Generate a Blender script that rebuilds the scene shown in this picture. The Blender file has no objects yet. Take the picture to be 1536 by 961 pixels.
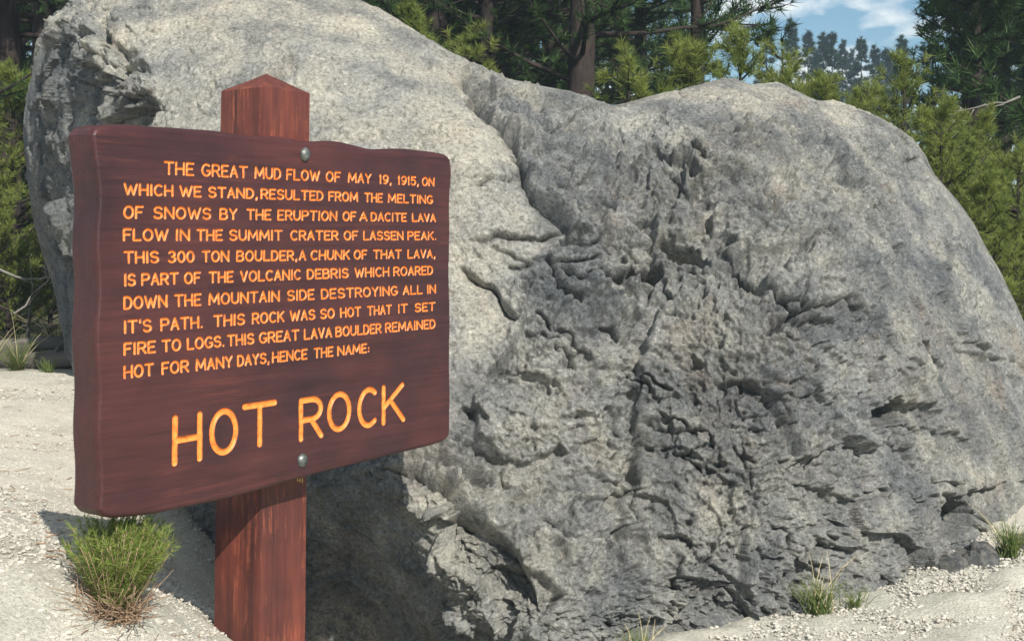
import bpy, math, random
import numpy as np
from mathutils import Vector

# ------------------------------------------------------------------ camera, sky, sun, exposure
SC = bpy.context.scene
COL = SC.collection
FPX, HORIZ, EYE = 1800.0, 355.0, 1.45          # focal length and horizon row of the 1536 px wide photo; eye height in m
cam = bpy.data.cameras.new('camera')
camo = bpy.data.objects.new('camera', cam)
COL.objects.link(camo)
SC.camera = camo
camo.location = (0, 0, EYE)
camo.rotation_euler = (math.radians(90), 0, 0)
cam.sensor_width = 36
cam.lens = 36 * FPX / 1536
cam.shift_y = -(480.5 - HORIZ) / 1536
cam.clip_end = 3000
cam.clip_start = 0.05

SUN_AZ = math.atan2(.41, -.912)                # clockwise from +Y
SUN_EL = math.radians(38)
SUN = Vector((math.sin(SUN_AZ) * math.cos(SUN_EL), math.cos(SUN_AZ) * math.cos(SUN_EL), math.sin(SUN_EL)))
world = bpy.data.worlds.new('World')
SC.world = world
world.use_nodes = True
nt = world.node_tree
nt.nodes.clear()
out = nt.nodes.new('ShaderNodeOutputWorld')
bg = nt.nodes.new('ShaderNodeBackground')
bg.inputs['Strength'].default_value = 0.075
sky = nt.nodes.new('ShaderNodeTexSky')
sky.sky_type = 'NISHITA'
sky.sun_disc = False
sky.sun_elevation = SUN_EL
sky.sun_rotation = SUN_AZ
sky.air_density = 1.0
sky.dust_density = 0.6
sky.ozone_density = 0.9
tc = nt.nodes.new('ShaderNodeTexCoord')
mp = nt.nodes.new('ShaderNodeMapping')
mp.inputs['Scale'].default_value = (5.0, 5.0, 12.0)
mp.inputs['Location'].default_value = (1.3, 0.4, 0.2)
cn = nt.nodes.new('ShaderNodeTexNoise')
cn.inputs['Scale'].default_value = 2.2
cn.inputs['Detail'].default_value = 7
cn.inputs['Roughness'].default_value = 0.55
cr = nt.nodes.new('ShaderNodeValToRGB')
cr.color_ramp.elements[0].position = 0.47
cr.color_ramp.elements[1].position = 0.64
mx = nt.nodes.new('ShaderNodeMix')
mx.data_type = 'RGBA'
mx.inputs['B'].default_value = (13.0, 13.0, 12.5, 1)
nt.links.new(tc.outputs['Generated'], mp.inputs['Vector'])
nt.links.new(mp.outputs[0], cn.inputs['Vector'])
nt.links.new(cn.outputs[0], cr.inputs[0])
nt.links.new(cr.outputs[0], mx.inputs['Factor'])
tint = nt.nodes.new('ShaderNodeMix')
tint.data_type = 'RGBA'
tint.blend_type = 'MULTIPLY'
tint.inputs['Factor'].default_value = 1
tint.inputs['B'].default_value = (.80, 1.04, 1.10, 1)
nt.links.new(sky.outputs[0], tint.inputs['A'])
nt.links.new(tint.outputs['Result'], mx.inputs['A'])
nt.links.new(mx.outputs['Result'], bg.inputs['Color'])
nt.links.new(bg.outputs[0], out.inputs['Surface'])

sl = bpy.data.lights.new('sun', 'SUN')
slo = bpy.data.objects.new('sun', sl)
COL.objects.link(slo)
sl.energy = 4.95
sl.angle = math.radians(0.5)
sl.color = (1.0, 0.95, 0.86)
slo.rotation_euler = (-SUN).to_track_quat('-Z', 'Y').to_euler()
slo.location = (5, -8, 12)

SC.view_settings.view_transform = 'Standard'
SC.view_settings.look = 'None'
SC.view_settings.gamma = 1
SC.view_settings.use_curve_mapping = False
SC.view_settings.exposure = 0.42

# ------------------------------------------------------------------ helpers
RNG = np.random.default_rng(7)
_TAB = RNG.random((64, 64, 64)).astype(np.float32)


def vnoise(P):
    """smooth value noise in -1..1 at the points P (n,3)"""
    P = np.asarray(P, np.float64) + 1000.37
    I = np.floor(P).astype(np.int64)
    F = P - I
    F = F * F * F * (F * (F * 6 - 15) + 10)
    I &= 63
    J = (I + 1) & 63
    x0, y0, z0 = I[:, 0], I[:, 1], I[:, 2]
    x1, y1, z1 = J[:, 0], J[:, 1], J[:, 2]
    fx, fy, fz = F[:, 0], F[:, 1], F[:, 2]
    a = _TAB[x0, y0, z0] * (1 - fx) + _TAB[x1, y0, z0] * fx
    b = _TAB[x0, y1, z0] * (1 - fx) + _TAB[x1, y1, z0] * fx
    c = _TAB[x0, y0, z1] * (1 - fx) + _TAB[x1, y0, z1] * fx
    d = _TAB[x0, y1, z1] * (1 - fx) + _TAB[x1, y1, z1] * fx
    return ((a * (1 - fy) + b * fy) * (1 - fz) + (c * (1 - fy) + d * fy) * fz) * 2 - 1


def fbm(P, octaves=4, gain=.5, ridged=False):
    P = np.asarray(P, np.float64)
    s = np.zeros(len(P))
    a = 1.0
    for o in range(octaves):
        v = vnoise(P * (2.03 ** o) + o * 17.3)
        if ridged:
            v = 1 - 2 * np.abs(v)
        s += a * v
        a *= gain
    return s


def facets(P, seed):
    """broken-stone relief: every cell of a jittered lattice is a flat chip with its own tilt"""
    r = np.random.default_rng(seed)
    jit = r.random((32, 32, 32, 3))
    til = r.normal(0, 1, (32, 32, 32, 3))
    off = r.normal(0, .35, (32, 32, 32))
    P = P + 500.0
    I = np.floor(P).astype(np.int64)
    best = np.full(len(P), 1e9)
    val = np.zeros(len(P))
    for dx in (-1, 0, 1):
        for dy in (-1, 0, 1):
            for dz in (-1, 0, 1):
                C = I + np.array((dx, dy, dz))
                K = C & 31
                k = (K[:, 0], K[:, 1], K[:, 2])
                D = P - (C + jit[k])
                d2 = (D * D).sum(1)
                m = d2 < best
                best[m] = d2[m]
                val[m] = ((D * til[k]).sum(1) + off[k])[m]
    return val


def sstep(a, b, x):
    t = np.clip((x - a) / (b - a), 0, 1)
    return t * t * (3 - 2 * t)


def make_mesh(name, V, F, smooth=True):
    """one mesh from numpy arrays; F is a list of (n,3) / (n,4) arrays"""
    me = bpy.data.meshes.new(name)
    V = np.asarray(V, np.float32)
    F = [np.asarray(f, np.int32) for f in (F if isinstance(F, list) else [F]) if len(f)]
    nl = sum(f.size for f in F)
    nf = sum(len(f) for f in F)
    me.vertices.add(len(V))
    me.vertices.foreach_set('co', V.ravel())
    me.loops.add(nl)
    me.loops.foreach_set('vertex_index', np.concatenate([f.ravel() for f in F]))
    me.polygons.add(nf)
    tot = np.concatenate([np.full(len(f), f.shape[1], np.int32) for f in F])
    st = np.concatenate([[0], np.cumsum(tot)[:-1]]).astype(np.int32)
    me.polygons.foreach_set('loop_start', st)
    me.polygons.foreach_set('use_smooth', np.full(nf, smooth))
    me.update(calc_edges=True)
    me.validate()
    return me


def link(name, me, mat=None, parent=None):
    o = bpy.data.objects.new(name, me)
    COL.objects.link(o)
    if mat is not None and me is not None and not me.materials:
        me.materials.append(mat)
    if parent is not None:
        o.parent = parent
    return o


def tag(o, label, cat, group=None):
    o['label'] = label
    o['category'] = cat
    if group:
        o['group'] = group
    return o


def empty(name, loc, rz=0.0, sc=1.0):
    o = bpy.data.objects.new(name, None)
    COL.objects.link(o)
    o.location = loc
    o.rotation_euler = (0, 0, rz)
    o.scale = (sc, sc, sc)
    o.empty_display_size = .2
    return o


def dup(root, loc, rz, sc=1.0):
    r = root.copy()
    COL.objects.link(r)
    r.location = loc
    r.rotation_euler = (0, 0, rz)
    r.scale = (sc, sc, sc)
    for ch in list(root.children):
        c = ch.copy()
        COL.objects.link(c)
        c.parent = r
        for g in list(ch.children):
            d = g.copy()
            COL.objects.link(d)
            d.parent = c
    return r


def world_at(px, py, Y):
    return np.array(((px - 768) / FPX * Y, Y, EYE - (py - HORIZ) / FPX * Y))


class Soup:
    """collects tubes / faces into one mesh"""

    def __init__(self):
        self.V, self.T, self.Q, self.n = [], [], [], 0

    def add(self, V, T=None, Q=None):
        if T is not None and len(T):
            self.T.append(np.asarray(T) + self.n)
        if Q is not None and len(Q):
            self.Q.append(np.asarray(Q) + self.n)
        self.V.append(np.asarray(V, np.float64))
        self.n += len(V)

    def tube(self, pts, rad, sides=6):
        pts = np.asarray(pts, np.float64)
        rad = np.broadcast_to(np.asarray(rad, np.float64), (len(pts),))
        tang = np.gradient(pts, axis=0)
        tang /= np.linalg.norm(tang, axis=1)[:, None] + 1e-9
        ref = np.array((0, 0, 1.0)) if abs(tang[0][2]) < .8 else np.array((1.0, 0, 0))
        a = np.cross(tang, ref)
        a /= np.linalg.norm(a, axis=1)[:, None] + 1e-9
        b = np.cross(tang, a)
        th = np.linspace(0, 2 * math.pi, sides, endpoint=False)
        ring = pts[:, None, :] + rad[:, None, None] * (np.cos(th)[None, :, None] * a[:, None, :] + np.sin(th)[None, :, None] * b[:, None, :])
        n = len(pts)
        i = np.arange(n - 1)[:, None] * sides
        j = np.arange(sides)[None, :]
        k = (j + 1) % sides
        Q = np.stack([i + j, i + k, i + sides + k, i + sides + j], -1).reshape(-1, 4)
        V = ring.reshape(-1, 3)
        V = np.vstack([V, pts[0], pts[-1]])
        T = [(n * sides, (q + 1) % sides, q) for q in range(sides)]
        T += [(n * sides + 1, (n - 1) * sides + q, (n - 1) * sides + (q + 1) % sides) for q in range(sides)]
        self.add(V, T, Q)

    def mesh(self, name, smooth=True):
        F = []
        if self.T:
            F.append(np.concatenate(self.T))
        if self.Q:
            F.append(np.concatenate(self.Q))
        return make_mesh(name, np.concatenate(self.V), F, smooth)


# ---- node helpers
def new_mat(name):
    m = bpy.data.materials.new(name)
    m.use_nodes = True
    t = m.node_tree
    b = t.nodes['Principled BSDF']
    return m, t, b


def node(t, kind, **kw):
    n = t.nodes.new(kind)
    for k, v in kw.items():
        if k in n.inputs:
            n.inputs[k].default_value = v
        else:
            setattr(n, k, v)
    return n


def tex_noise(t, vec, scale, detail=4, rough=.55):
    n = node(t, 'ShaderNodeTexNoise', Scale=scale, Detail=detail, Roughness=rough)
    t.links.new(vec, n.inputs['Vector'])
    return n.outputs[0]


def ramp(t, fac, stops):
    n = t.nodes.new('ShaderNodeValToRGB')
    e = n.color_ramp.elements
    while len(e) < len(stops):
        e.new(.5)
    for q, (p, c) in enumerate(stops):
        e[q].position = p
        e[q].color = (c[0], c[1], c[2], 1) if hasattr(c, '__len__') else (c, c, c, 1)
    t.links.new(fac, n.inputs[0])
    return n.outputs[0]


def mixc(t, fac, a, b, mode='MIX'):
    n = t.nodes.new('ShaderNodeMix')
    n.data_type = 'RGBA'
    n.blend_type = mode
    for s, v in (('Factor', fac), ('A', a), ('B', b)):
        if hasattr(v, 'links'):
            t.links.new(v, n.inputs[s])
        elif s == 'Factor':
            n.inputs[s].default_value = v
        else:
            n.inputs[s].default_value = (*v, 1)
    return n.outputs['Result']


def add_bump(t, b, height, strength, dist, prev=None):
    n = node(t, 'ShaderNodeBump', Strength=strength, Distance=dist)
    t.links.new(height, n.inputs['Height'])
    if prev is not None:
        t.links.new(prev.outputs[0], n.inputs['Normal'])
    t.links.new(n.outputs[0], b.inputs['Normal'])
    return n


def objvec(t, scale=(1, 1, 1), rot=(0, 0, 0)):
    c = t.nodes.new('ShaderNodeTexCoord')
    m = t.nodes.new('ShaderNodeMapping')
    m.inputs['Scale'].default_value = scale
    m.inputs['Rotation'].default_value = rot
    t.links.new(c.outputs['Object'], m.inputs['Vector'])
    return m.outputs[0]


# ------------------------------------------------------------------ materials
def rock_material():
    m, t, b = new_mat('dacite_rock')
    v = objvec(t)
    big = tex_noise(t, v, 1.1, 5, .6)
    mid = tex_noise(t, v, 6, 6, .65)
    fine = tex_noise(t, v, 70, 5, .75)
    grit = tex_noise(t, v, 190, 2, .6)
    rough_c = ramp(t, mid, [(.28, (.17, .176, .178)), (.5, (.272, .274, .268)), (.74, (.40, .392, .362))])
    slab_c = ramp(t, mid, [(.25, (.325, .315, .29)), (.55, (.405, .39, .355)), (.8, (.465, .445, .405))])
    at = t.nodes.new('ShaderNodeAttribute')
    at.attribute_name = 'slab'
    c = mixc(t, at.outputs['Fac'], rough_c, slab_c)
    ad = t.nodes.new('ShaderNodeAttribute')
    ad.attribute_name = 'fresh_and_shade'
    c = mixc(t, ad.outputs['Fac'], c, (.135, .142, .150))  # dark tone for broken faces and for the painted shade of hollows and flank
    rst = tex_noise(t, objvec(t, (1.6, 1.6, .9)), 2.1, 6, .68)
    c = mixc(t, ramp(t, rst, [(.55, 0.0), (.68, .45)]), c, (.25, .205, .175))
    stain = ramp(t, big, [(.40, (.86, .88, .90)), (.6, (1.03, 1.02, .98))])
    c = mixc(t, 1.0, c, stain, 'MULTIPLY')
    spk = ramp(t, fine, [(.33, .45), (.46, .92), (.58, 1.05), (.70, 1.6)])
    c = mixc(t, .85, c, spk, 'MULTIPLY')
    gr = tex_noise(t, v, 42, 4, .7)
    c = mixc(t, .8, c, ramp(t, gr, [(.35, .46), (.46, .94), (.57, 1.06), (.68, 1.62)]), 'MULTIPLY')
    pat = tex_noise(t, v, 2.7, 5, .62)
    c = mixc(t, .9, c, ramp(t, pat, [(.36, (.58, .605, .64)), (.48, (.95, .95, .945)), (.62, (1.25, 1.215, 1.13))]), 'MULTIPLY')
    g2 = ramp(t, grit, [(.3, .75), (.55, 1.0), (.7, 1.3)])
    c = mixc(t, .6, c, g2, 'MULTIPLY')
    t.links.new(c, b.inputs['Base Color'])
    b.inputs['Roughness'].default_value = .9
    b.inputs['Specular IOR Level'].default_value = .25
    n1 = add_bump(t, b, tex_noise(t, v, 20, 7, .72), .9, .03)
    n1 = add_bump(t, b, gr, .9, .014, n1)
    add_bump(t, b, fine, .9, .008, n1)
    return m


def ground_material():
    m, t, b = new_mat('pumice_sand')
    v = objvec(t)
    big = tex_noise(t, v, .5, 4)
    mid = tex_noise(t, v, 5, 5, .6)
    fine = tex_noise(t, v, 90, 4, .7)
    c = ramp(t, mid, [(.3, (.59, .555, .485)), (.5, (.71, .675, .595)), (.7, (.80, .765, .68))])
    far = ramp(t, big, [(.35, (.82, .84, .80)), (.65, (1.04, 1.02, .98))])
    c = mixc(t, 1, c, far, 'MULTIPLY')
    sp = ramp(t, fine, [(.32, .42), (.45, .92), (.65, 1.15)])
    c = mixc(t, .7, c, sp, 'MULTIPLY')
    # forest litter away from the clearing
    at = t.nodes.new('ShaderNodeAttribute')
    at.attribute_name = 'litter'
    lit = ramp(t, mid, [(.3, (.05, .05, .035)), (.55, (.13, .12, .07)), (.75, (.22, .19, .14))])
    c = mixc(t, at.outputs['Fac'], c, lit)
    t.links.new(c, b.inputs['Base Color'])
    b.inputs['Roughness'].default_value = .95
    b.inputs['Specular IOR Level'].default_value = .15
    n1 = add_bump(t, b, tex_noise(t, v, 38, 6, .75), .9, .02)
    add_bump(t, b, fine, .9, .009, n1)
    return m


def wood_material(name, dark, light, axis_scale, gloss, lettering=False, wear=(.35, (.15, .042, .032))):
    m, t, b = new_mat(name)
    v = objvec(t, axis_scale)
    w = objvec(t)
    g = tex_noise(t, v, 1.0, 6, .6)
    g2 = tex_noise(t, v, 3.4, 5, .7)
    blot = tex_noise(t, w, 3.0, 4, .6)
    c = ramp(t, g, [(.3, dark), (.5, tuple((p + q) / 2 for p, q in zip(dark, light))), (.72, light)])
    s = ramp(t, g2, [(.36, .70), (.48, 1.0), (.7, 1.10)])
    c = mixc(t, .7, c, s, 'MULTIPLY')
    bl = ramp(t, blot, [(.35, (.62, .66, .76)), (.65, (1.15, 1.02, .97))])
    c = mixc(t, 1, c, bl, 'MULTIPLY')
    wm = tex_noise(t, objvec(t, tuple(q * 2.6 for q in axis_scale)), 1.0, 5, .7)
    wmask = tex_noise(t, w, 4.2, 5, .7)
    mm = t.nodes.new('ShaderNodeMath')
    mm.operation = 'MULTIPLY'
    t.links.new(ramp(t, wm, [(.50, 0.0), (.62, 1.0)]), mm.inputs[0])
    t.links.new(ramp(t, wmask, [(.46, 0.0), (.62, wear[0])]), mm.inputs[1])
    c = mixc(t, mm.outputs[0], c, wear[1])
    if lettering:
        at = t.nodes.new('ShaderNodeAttribute')
        at.attribute_name = 'paint'
        pn = tex_noise(t, w, 60, 3)
        pc = ramp(t, pn, [(.28, (.48, .13, .03)), (.42, (.82, .225, .035)), (.7, (.90, .29, .06))])
        c = mixc(t, at.outputs['Fac'], c, pc)
    t.links.new(c, b.inputs['Base Color'])
    b.inputs['Roughness'].default_value = gloss
    b.inputs['Specular IOR Level'].default_value = .4
    n1 = add_bump(t, b, g2, .35, .004)
    add_bump(t, b, tex_noise(t, w, 260, 3), .18, .001, n1)
    return m


def plain_material(name, c1, c2, scale=6, rough=.8, bump=.3, dist=.01, metal=0, vscale=(1, 1, 1)):
    m, t, b = new_mat(name)
    v = objvec(t, vscale)
    n = tex_noise(t, v, scale, 6, .65)
    t.links.new(ramp(t, n, [(.3, c1), (.7, c2)]), b.inputs['Base Color'])
    b.inputs['Roughness'].default_value = rough
    b.inputs['Metallic'].default_value = metal
    b.inputs['Specular IOR Level'].default_value = .3
    add_bump(t, b, n, bump, dist)
    return m


def leaf_material(name, c1, c2, scale=1.3, trans=.35):
    m, t, b = new_mat(name)
    v = objvec(t)
    n = tex_noise(t, v, scale, 4, .7)
    c = ramp(t, n, [(.32, c1), (.68, c2)])
    t.links.new(c, b.inputs['Base Color'])
    b.inputs['Roughness'].default_value = .6
    b.inputs['Specular IOR Level'].default_value = .3
    tr = t.nodes.new('ShaderNodeBsdfTranslucent')
    t.links.new(c, tr.inputs['Color'])
    ms = t.nodes.new('ShaderNodeMixShader')
    ms.inputs[0].default_value = trans
    o = t.nodes['Material Output']
    t.links.new(b.outputs[0], ms.inputs[1])
    t.links.new(tr.outputs[0], ms.inputs[2])
    t.links.new(ms.outputs[0], o.inputs['Surface'])
    return m


M_ROCK = rock_material()
M_GROUND = ground_material()
M_BOARD = wood_material('stained_board', (.046, .0165, .0175), (.068, .0225, .0225), (1.2, 30, 30), .42, True)
M_POST = wood_material('stained_post', (.075, .024, .020), (.185, .050, .032), (26, 26, 1.6), .55, False, (.9, (.36, .10, .05)))
M_BOLT = plain_material('weathered_zinc', (.07, .075, .07), (.26, .27, .25), 60, .45, .4, .002, .7)
M_DRIP = plain_material('yellow_paint', (.62, .40, .10), (.80, .55, .18), 60, .5, .1, .001)
M_BARK = plain_material('pine_bark', (.016, .012, .011), (.055, .040, .035), 9, .9, .9, .03, 0, (1, 1, .35))
M_TWIG = plain_material('grey_dead_wood', (.11, .10, .09), (.25, .235, .21), 14, .9, .5, .005, 0, (1, 1, 1))
M_LOG = plain_material('weathered_log', (.045, .04, .038), (.17, .15, .135), 9, .9, .7, .01, 0, (.25, 1, 1))
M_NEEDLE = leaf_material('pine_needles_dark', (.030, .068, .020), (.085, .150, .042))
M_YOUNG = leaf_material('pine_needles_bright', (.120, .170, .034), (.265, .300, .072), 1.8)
M_FAR = leaf_material('conifer_far', (.014, .036, .022), (.036, .072, .040), .6)
M_BUSH = leaf_material('rabbitbrush_green', (.13, .19, .035), (.30, .36, .09), 14)
M_DRY = plain_material('dry_stems', (.20, .12, .08), (.42, .30, .20), 20, .9, .1, .002)
M_GRASS = leaf_material('grass_green', (.10, .16, .04), (.26, .30, .10), 12)
M_STRAW = plain_material('straw', (.42, .34, .18), (.62, .54, .34), 20, .8, .1, .002)
M_STONE = plain_material('pale_pumice', (.33, .31, .27), (.62, .585, .51), 30, .95, .5, .006)


# ------------------------------------------------------------------ ground
def tps(ctrl, lam=.002):
    P = ctrl[:, :2] / 500.0
    n = len(P)
    d = np.linalg.norm(P[:, None] - P[None], axis=2)
    K = np.where(d > 0, d * d * np.log(d + 1e-12), 0) + lam * np.eye(n)
    A = np.zeros((n + 3, n + 3))
    A[:n, :n] = K
    A[:n, n] = 1
    A[:n, n + 1:] = P
    A[n:, :n] = A[:n, n:].T
    w = np.linalg.solve(A, np.concatenate([ctrl[:, 2], [0, 0, 0]]))

    def f(px, py):
        x, y = np.asarray(px).ravel() / 500.0, np.asarray(py).ravel() / 500.0
        r = w[n] + w[n + 1] * x + w[n + 2] * y
        for k in range(n):
            q = (x - P[k, 0]) ** 2 + (y - P[k, 1]) ** 2
            r = r + w[k] * .5 * q * np.log(q + 1e-12)
        return r
    return f


GC = np.array([  # x, y, height: a bank on the left that drops towards the foot of the boulder
    (-1.184, 3.29, .60), (-1.18, 3.61, .46), (-1.165, 4.05, .26), (-1.145, 4.55, .03), (-1.82, 4.76, .37), (-1.6, 4.0, .50), (-1.6, 3.3, .60), (-1.11, 3.35, .46), (-1.27, 2.97, .50),
    (-1.2, 2.4, .42), (-2.2, 3.6, .56), (-2.6, 4.6, .48), (-3, 6, .48), (-2.2, 7, .47), (-2, 9, .48), (-3.6, 9, .50), (-4, 3, .6), (-6, 6, .55), (-6, 12, .55),
    (-.68, 3.77, .06), (-.88, 3.5, .27), (-.98, 3.15, .38), (-.6, 3.1, .16), (-.4, 3.6, -.02), (-.9, 5.4, -.5), (-.5, 5.3, -.55), (-.75, 4.9, -.33), (-.6, 4.4, -.13), (-1.5, 5.6, .1),
    (-.2, 4.6, -.16), (0, 4.2, -.12), (.3, 4.4, -.12), (.6, 4.5, -.09), (.9, 4.7, -.075), (1.4, 5.0, -.075), (1.9, 5.35, .0), (2.6, 5.9, .05), (3.4, 7, .15),
    (0, 2, 0), (1.5, 3, -.05), (1.5, 4, -.05), (3, 4, 0), (5, 3, .05), (6, 8, .2), (0, 6.5, -.1), (1.5, 7, 0), (0, 9, .3), (0, 12, .45), (5, 12, .3), (-2, 12, .5), (0, 0, .1), (-3, 0, .4), (4, 0, 0)], float)
_gt = tps(GC * np.array((100., 100., 1.)), .004)


def ground_z(x, y):
    x = np.asarray(x, float)
    y = np.asarray(y, float)
    far = sstep(7.5, 13, np.hypot(x, y - 4.5))
    return _gt(np.clip(x, -9, 9) * 100, np.clip(y, -4, 14) * 100) * (1 - far) + .5 * far


def build_ground():
    a = np.linspace(-1, 1, 620)
    xs = np.sinh(a * 6.6) / math.sinh(6.6) * 700
    xs = xs + a * 4.0
    b = np.linspace(0, 1, 640)
    ys = 2.2 + b * 9 + np.sinh(b * 7.5) / math.sinh(7.5) * 900
    ys = np.concatenate([[-300, -80, -25, -10, -4, -1, 0.6, 1.6], ys])
    X, Y = np.meshgrid(xs, ys)
    Z = ground_z(X.ravel(), Y.ravel())
    P = np.stack([X.ravel(), Y.ravel(), np.zeros(X.size)], 1)
    near = 1 - sstep(9, 25, np.hypot(P[:, 0], P[:, 1] - 4))
    Z = Z + near * (.011 * fbm(P * 2.2, 3) + .006 * fbm(P * 14, 3))
    berm = sstep(.45, 0, np.abs((P[:, 1] - 4.62) - .33 * (P[:, 0] - .9))) * sstep(.2, .6, P[:, 0]) * sstep(4, 2.4, P[:, 0])
    Z = Z + berm * (.015 + .04 * vnoise(P * 4.1) + .025 * vnoise(P * 11))
    Z = Z + sstep(60, 400, np.hypot(P[:, 0], P[:, 1])) * 3.0 * vnoise(P * .008)
    P[:, 2] = Z
    ny, nx = X.shape
    i = np.arange(ny - 1)[:, None] * nx + np.arange(nx - 1)[None, :]
    Q = np.stack([i, i + 1, i + nx + 1, i + nx], -1).reshape(-1, 4)
    me = make_mesh('ground', P, Q)
    wob = fbm(np.stack([P[:, 0], P[:, 1], P[:, 1] * 0], 1) * .6, 4)
    lit = sstep(8.2, 9.6, P[:, 1] + .8 * wob)
    lit = np.maximum(lit, sstep(9, 14, np.abs(P[:, 0])) * sstep(3, 8, P[:, 1]))
    at = me.attributes.new('litter', 'FLOAT', 'POINT')
    at.data.foreach_set('value', lit.astype(np.float32))
    o = link('ground', me, M_GROUND)
    o['kind'] = 'structure'
    return o


build_ground()


# ------------------------------------------------------------------ the boulder
def poly_sample(pts, n, smooth=True):
    pts = np.asarray(pts, float)
    d = np.concatenate([[0], np.cumsum(np.hypot(*np.diff(pts, axis=0).T))])
    u = np.linspace(0, d[-1], n)
    return np.stack([np.interp(u, d, pts[:, 0]), np.interp(u, d, pts[:, 1])], 1), u / d[-1]


def coons(bot, top, left, right, a, b):
    """patch between four curves given as functions of 0..1; a runs along bot/top, b along left/right"""
    A, B = np.meshgrid(a, b)
    cb, ct = bot(a), top(a)
    cl, cr_ = left(b), right(b)
    p00, p10, p01, p11 = cb[0], cb[-1], ct[0], ct[-1]
    A3, B3 = A[..., None], B[..., None]
    S = (1 - B3) * cb[None] + B3 * ct[None] + (1 - A3) * cl[:, None] + A3 * cr_[:, None]
    S -= (1 - A3) * (1 - B3) * p00 + A3 * (1 - B3) * p10 + (1 - A3) * B3 * p01 + A3 * B3 * p11
    return S, A, B


def curve_fn(pts):
    pts = np.asarray(pts, float)
    d = np.concatenate([[0], np.cumsum(np.hypot(*np.diff(pts, axis=0).T))])
    d /= d[-1]
    return lambda u: np.stack([np.interp(u, d, pts[:, 0]), np.interp(u, d, pts[:, 1])], 1)


# outline as seen from the photographer's spot; each vertex gets its real distance below
R_LEFT = [(265, 905), (248, 860), (240, 800), (205, 720), (160, 640), (118, 560), (103, 520), (90, 480), (77, 430), (64, 380), (52, 330), (41, 260), (36, 200), (39, 150), (46, 110)]
R_TOP = [(46, 110), (55, 60), (80, 18), (125, -12), (190, -45), (300, -75), (430, -55), (515, -14), (560, 10), (600, 36), (650, 66), (690, 86), (718, 108), (745, 121), (790, 127),
         (830, 135), (870, 145), (900, 154), (920, 159), (960, 150), (1000, 139), (1050, 126), (1085, 116), (1105, 118), (1125, 126), (1165, 122), (1190, 134), (1215, 147), (1250, 150), (1290, 165)]
R_RIGHT = [(1545, 850), (1582, 760), (1575, 650), (1555, 560), (1537, 490), (1523, 455), (1502, 410), (1482, 375), (1460, 335), (1436, 300), (1406, 265), (1391, 235), (1370, 208), (1340, 188), (1312, 172), (1290, 165)]
R_BOT = [(265, 905), (300, 965), (400, 1025), (550, 1035), (700, 1025), (820, 1010), (950, 995), (1100, 970), (1250, 940), (1400, 905), (1545, 850)]
R_DEPTH = np.array([
    (60, 60, 7.5), (55, 250, 7.75), (85, 400, 7.85), (115, 515, 7.35), (185, 100, 6.3), (200, 0, 6.7), (300, -60, 6.9), (450, -30, 6.8),
    (250, 60, 6.35), (450, 60, 6.2), (600, 90, 6.2), (690, 100, 6.3), (300, 200, 5.9), (500, 200, 5.7), (720, 220, 5.62), (660, 350, 5.3), (450, 400, 5.2), (250, 400, 5.5),
    (700, 480, 5.05), (690, 600, 4.85), (620, 660, 4.75), (500, 640, 4.8),
    (160, 120, 6.35), (110, 230, 7.0), (70, 150, 7.6), (128, 400, 7.15), (180, 560, 6.6), (230, 720, 6.0), (250, 800, 5.9), (280, 880, 5.85),
    (350, 700, 5.3), (400, 800, 5.35), (400, 950, 5.5), (500, 720, 4.9), (500, 800, 5.22), (500, 880, 5.45), (500, 960, 5.5), (592, 745, 4.60), (550, 800, 5.06), (612, 950, 5.18), (598, 880, 5.12), (645, 850, 4.60), (668, 950, 4.62), (720, 900, 4.5),
    (750, 700, 4.75), (760, 850, 4.47), (800, 945, 4.32), (880, 800, 4.6), (880, 600, 4.88), (880, 420, 5.25), (850, 250, 5.7), (850, 160, 6.15), (920, 175, 6.3),
    (955, 600, 5.03), (965, 800, 4.75), (960, 930, 4.55),
    (1050, 200, 6.1), (1090, 130, 6.6), (1200, 155, 6.7), (1050, 300, 5.72), (1000, 400, 5.42), (1050, 500, 5.15), (1100, 650, 4.92), (1100, 800, 4.76), (1100, 905, 4.70),
    (1250, 800, 4.95), (1250, 880, 4.93), (1350, 850, 5.15), (1400, 835, 5.3), (1300, 600, 5.3), (1350, 450, 5.7), (1300, 300, 6.1), (1400, 350, 6.5), (1450, 500, 6.3),
    (1500, 600, 6.2), (1530, 750, 5.95), (1480, 810, 5.7), (1100, 970, 4.72), (900, 1000, 4.5), (700, 1010, 4.8), (1300, 920, 5.0)], float)


def seg_field(px, py, pts):
    """distance to a polyline and the side (positive = left of its direction, i.e. above for a line drawn left to right)"""
    ox, oy = np.zeros(px.shape), np.zeros(px.shape)
    best = np.full(px.shape, 1e9)
    side = np.ones(px.shape)
    along = np.zeros(px.shape)
    pts = np.asarray(pts, float)
    L = np.concatenate([[0], np.cumsum(np.hypot(*np.diff(pts, axis=0).T))])
    for k in range(len(pts) - 1):
        ax, ay = pts[k]
        bx, by = pts[k + 1]
        vx, vy = bx - ax, by - ay
        l2 = vx * vx + vy * vy
        t = np.clip(((px - ax) * vx + (py - ay) * vy) / l2, 0, 1)
        d = np.hypot(px - ax - t * vx, py - ay - t * vy)
        m = d < best
        best[m] = d[m]
        ox[m] = (ax + t * vx - px)[m] / (d[m] + 1e-6)
        oy[m] = (ay + t * vy - py)[m] / (d[m] + 1e-6)
        side[m] = np.sign((px - ax) * vy - (py - ay) * vx + 1e-9)[m]
        along[m] = ((L[k] + t * (L[k + 1] - L[k])) / L[-1])[m]
    return best, side, along, ox, oy


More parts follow.
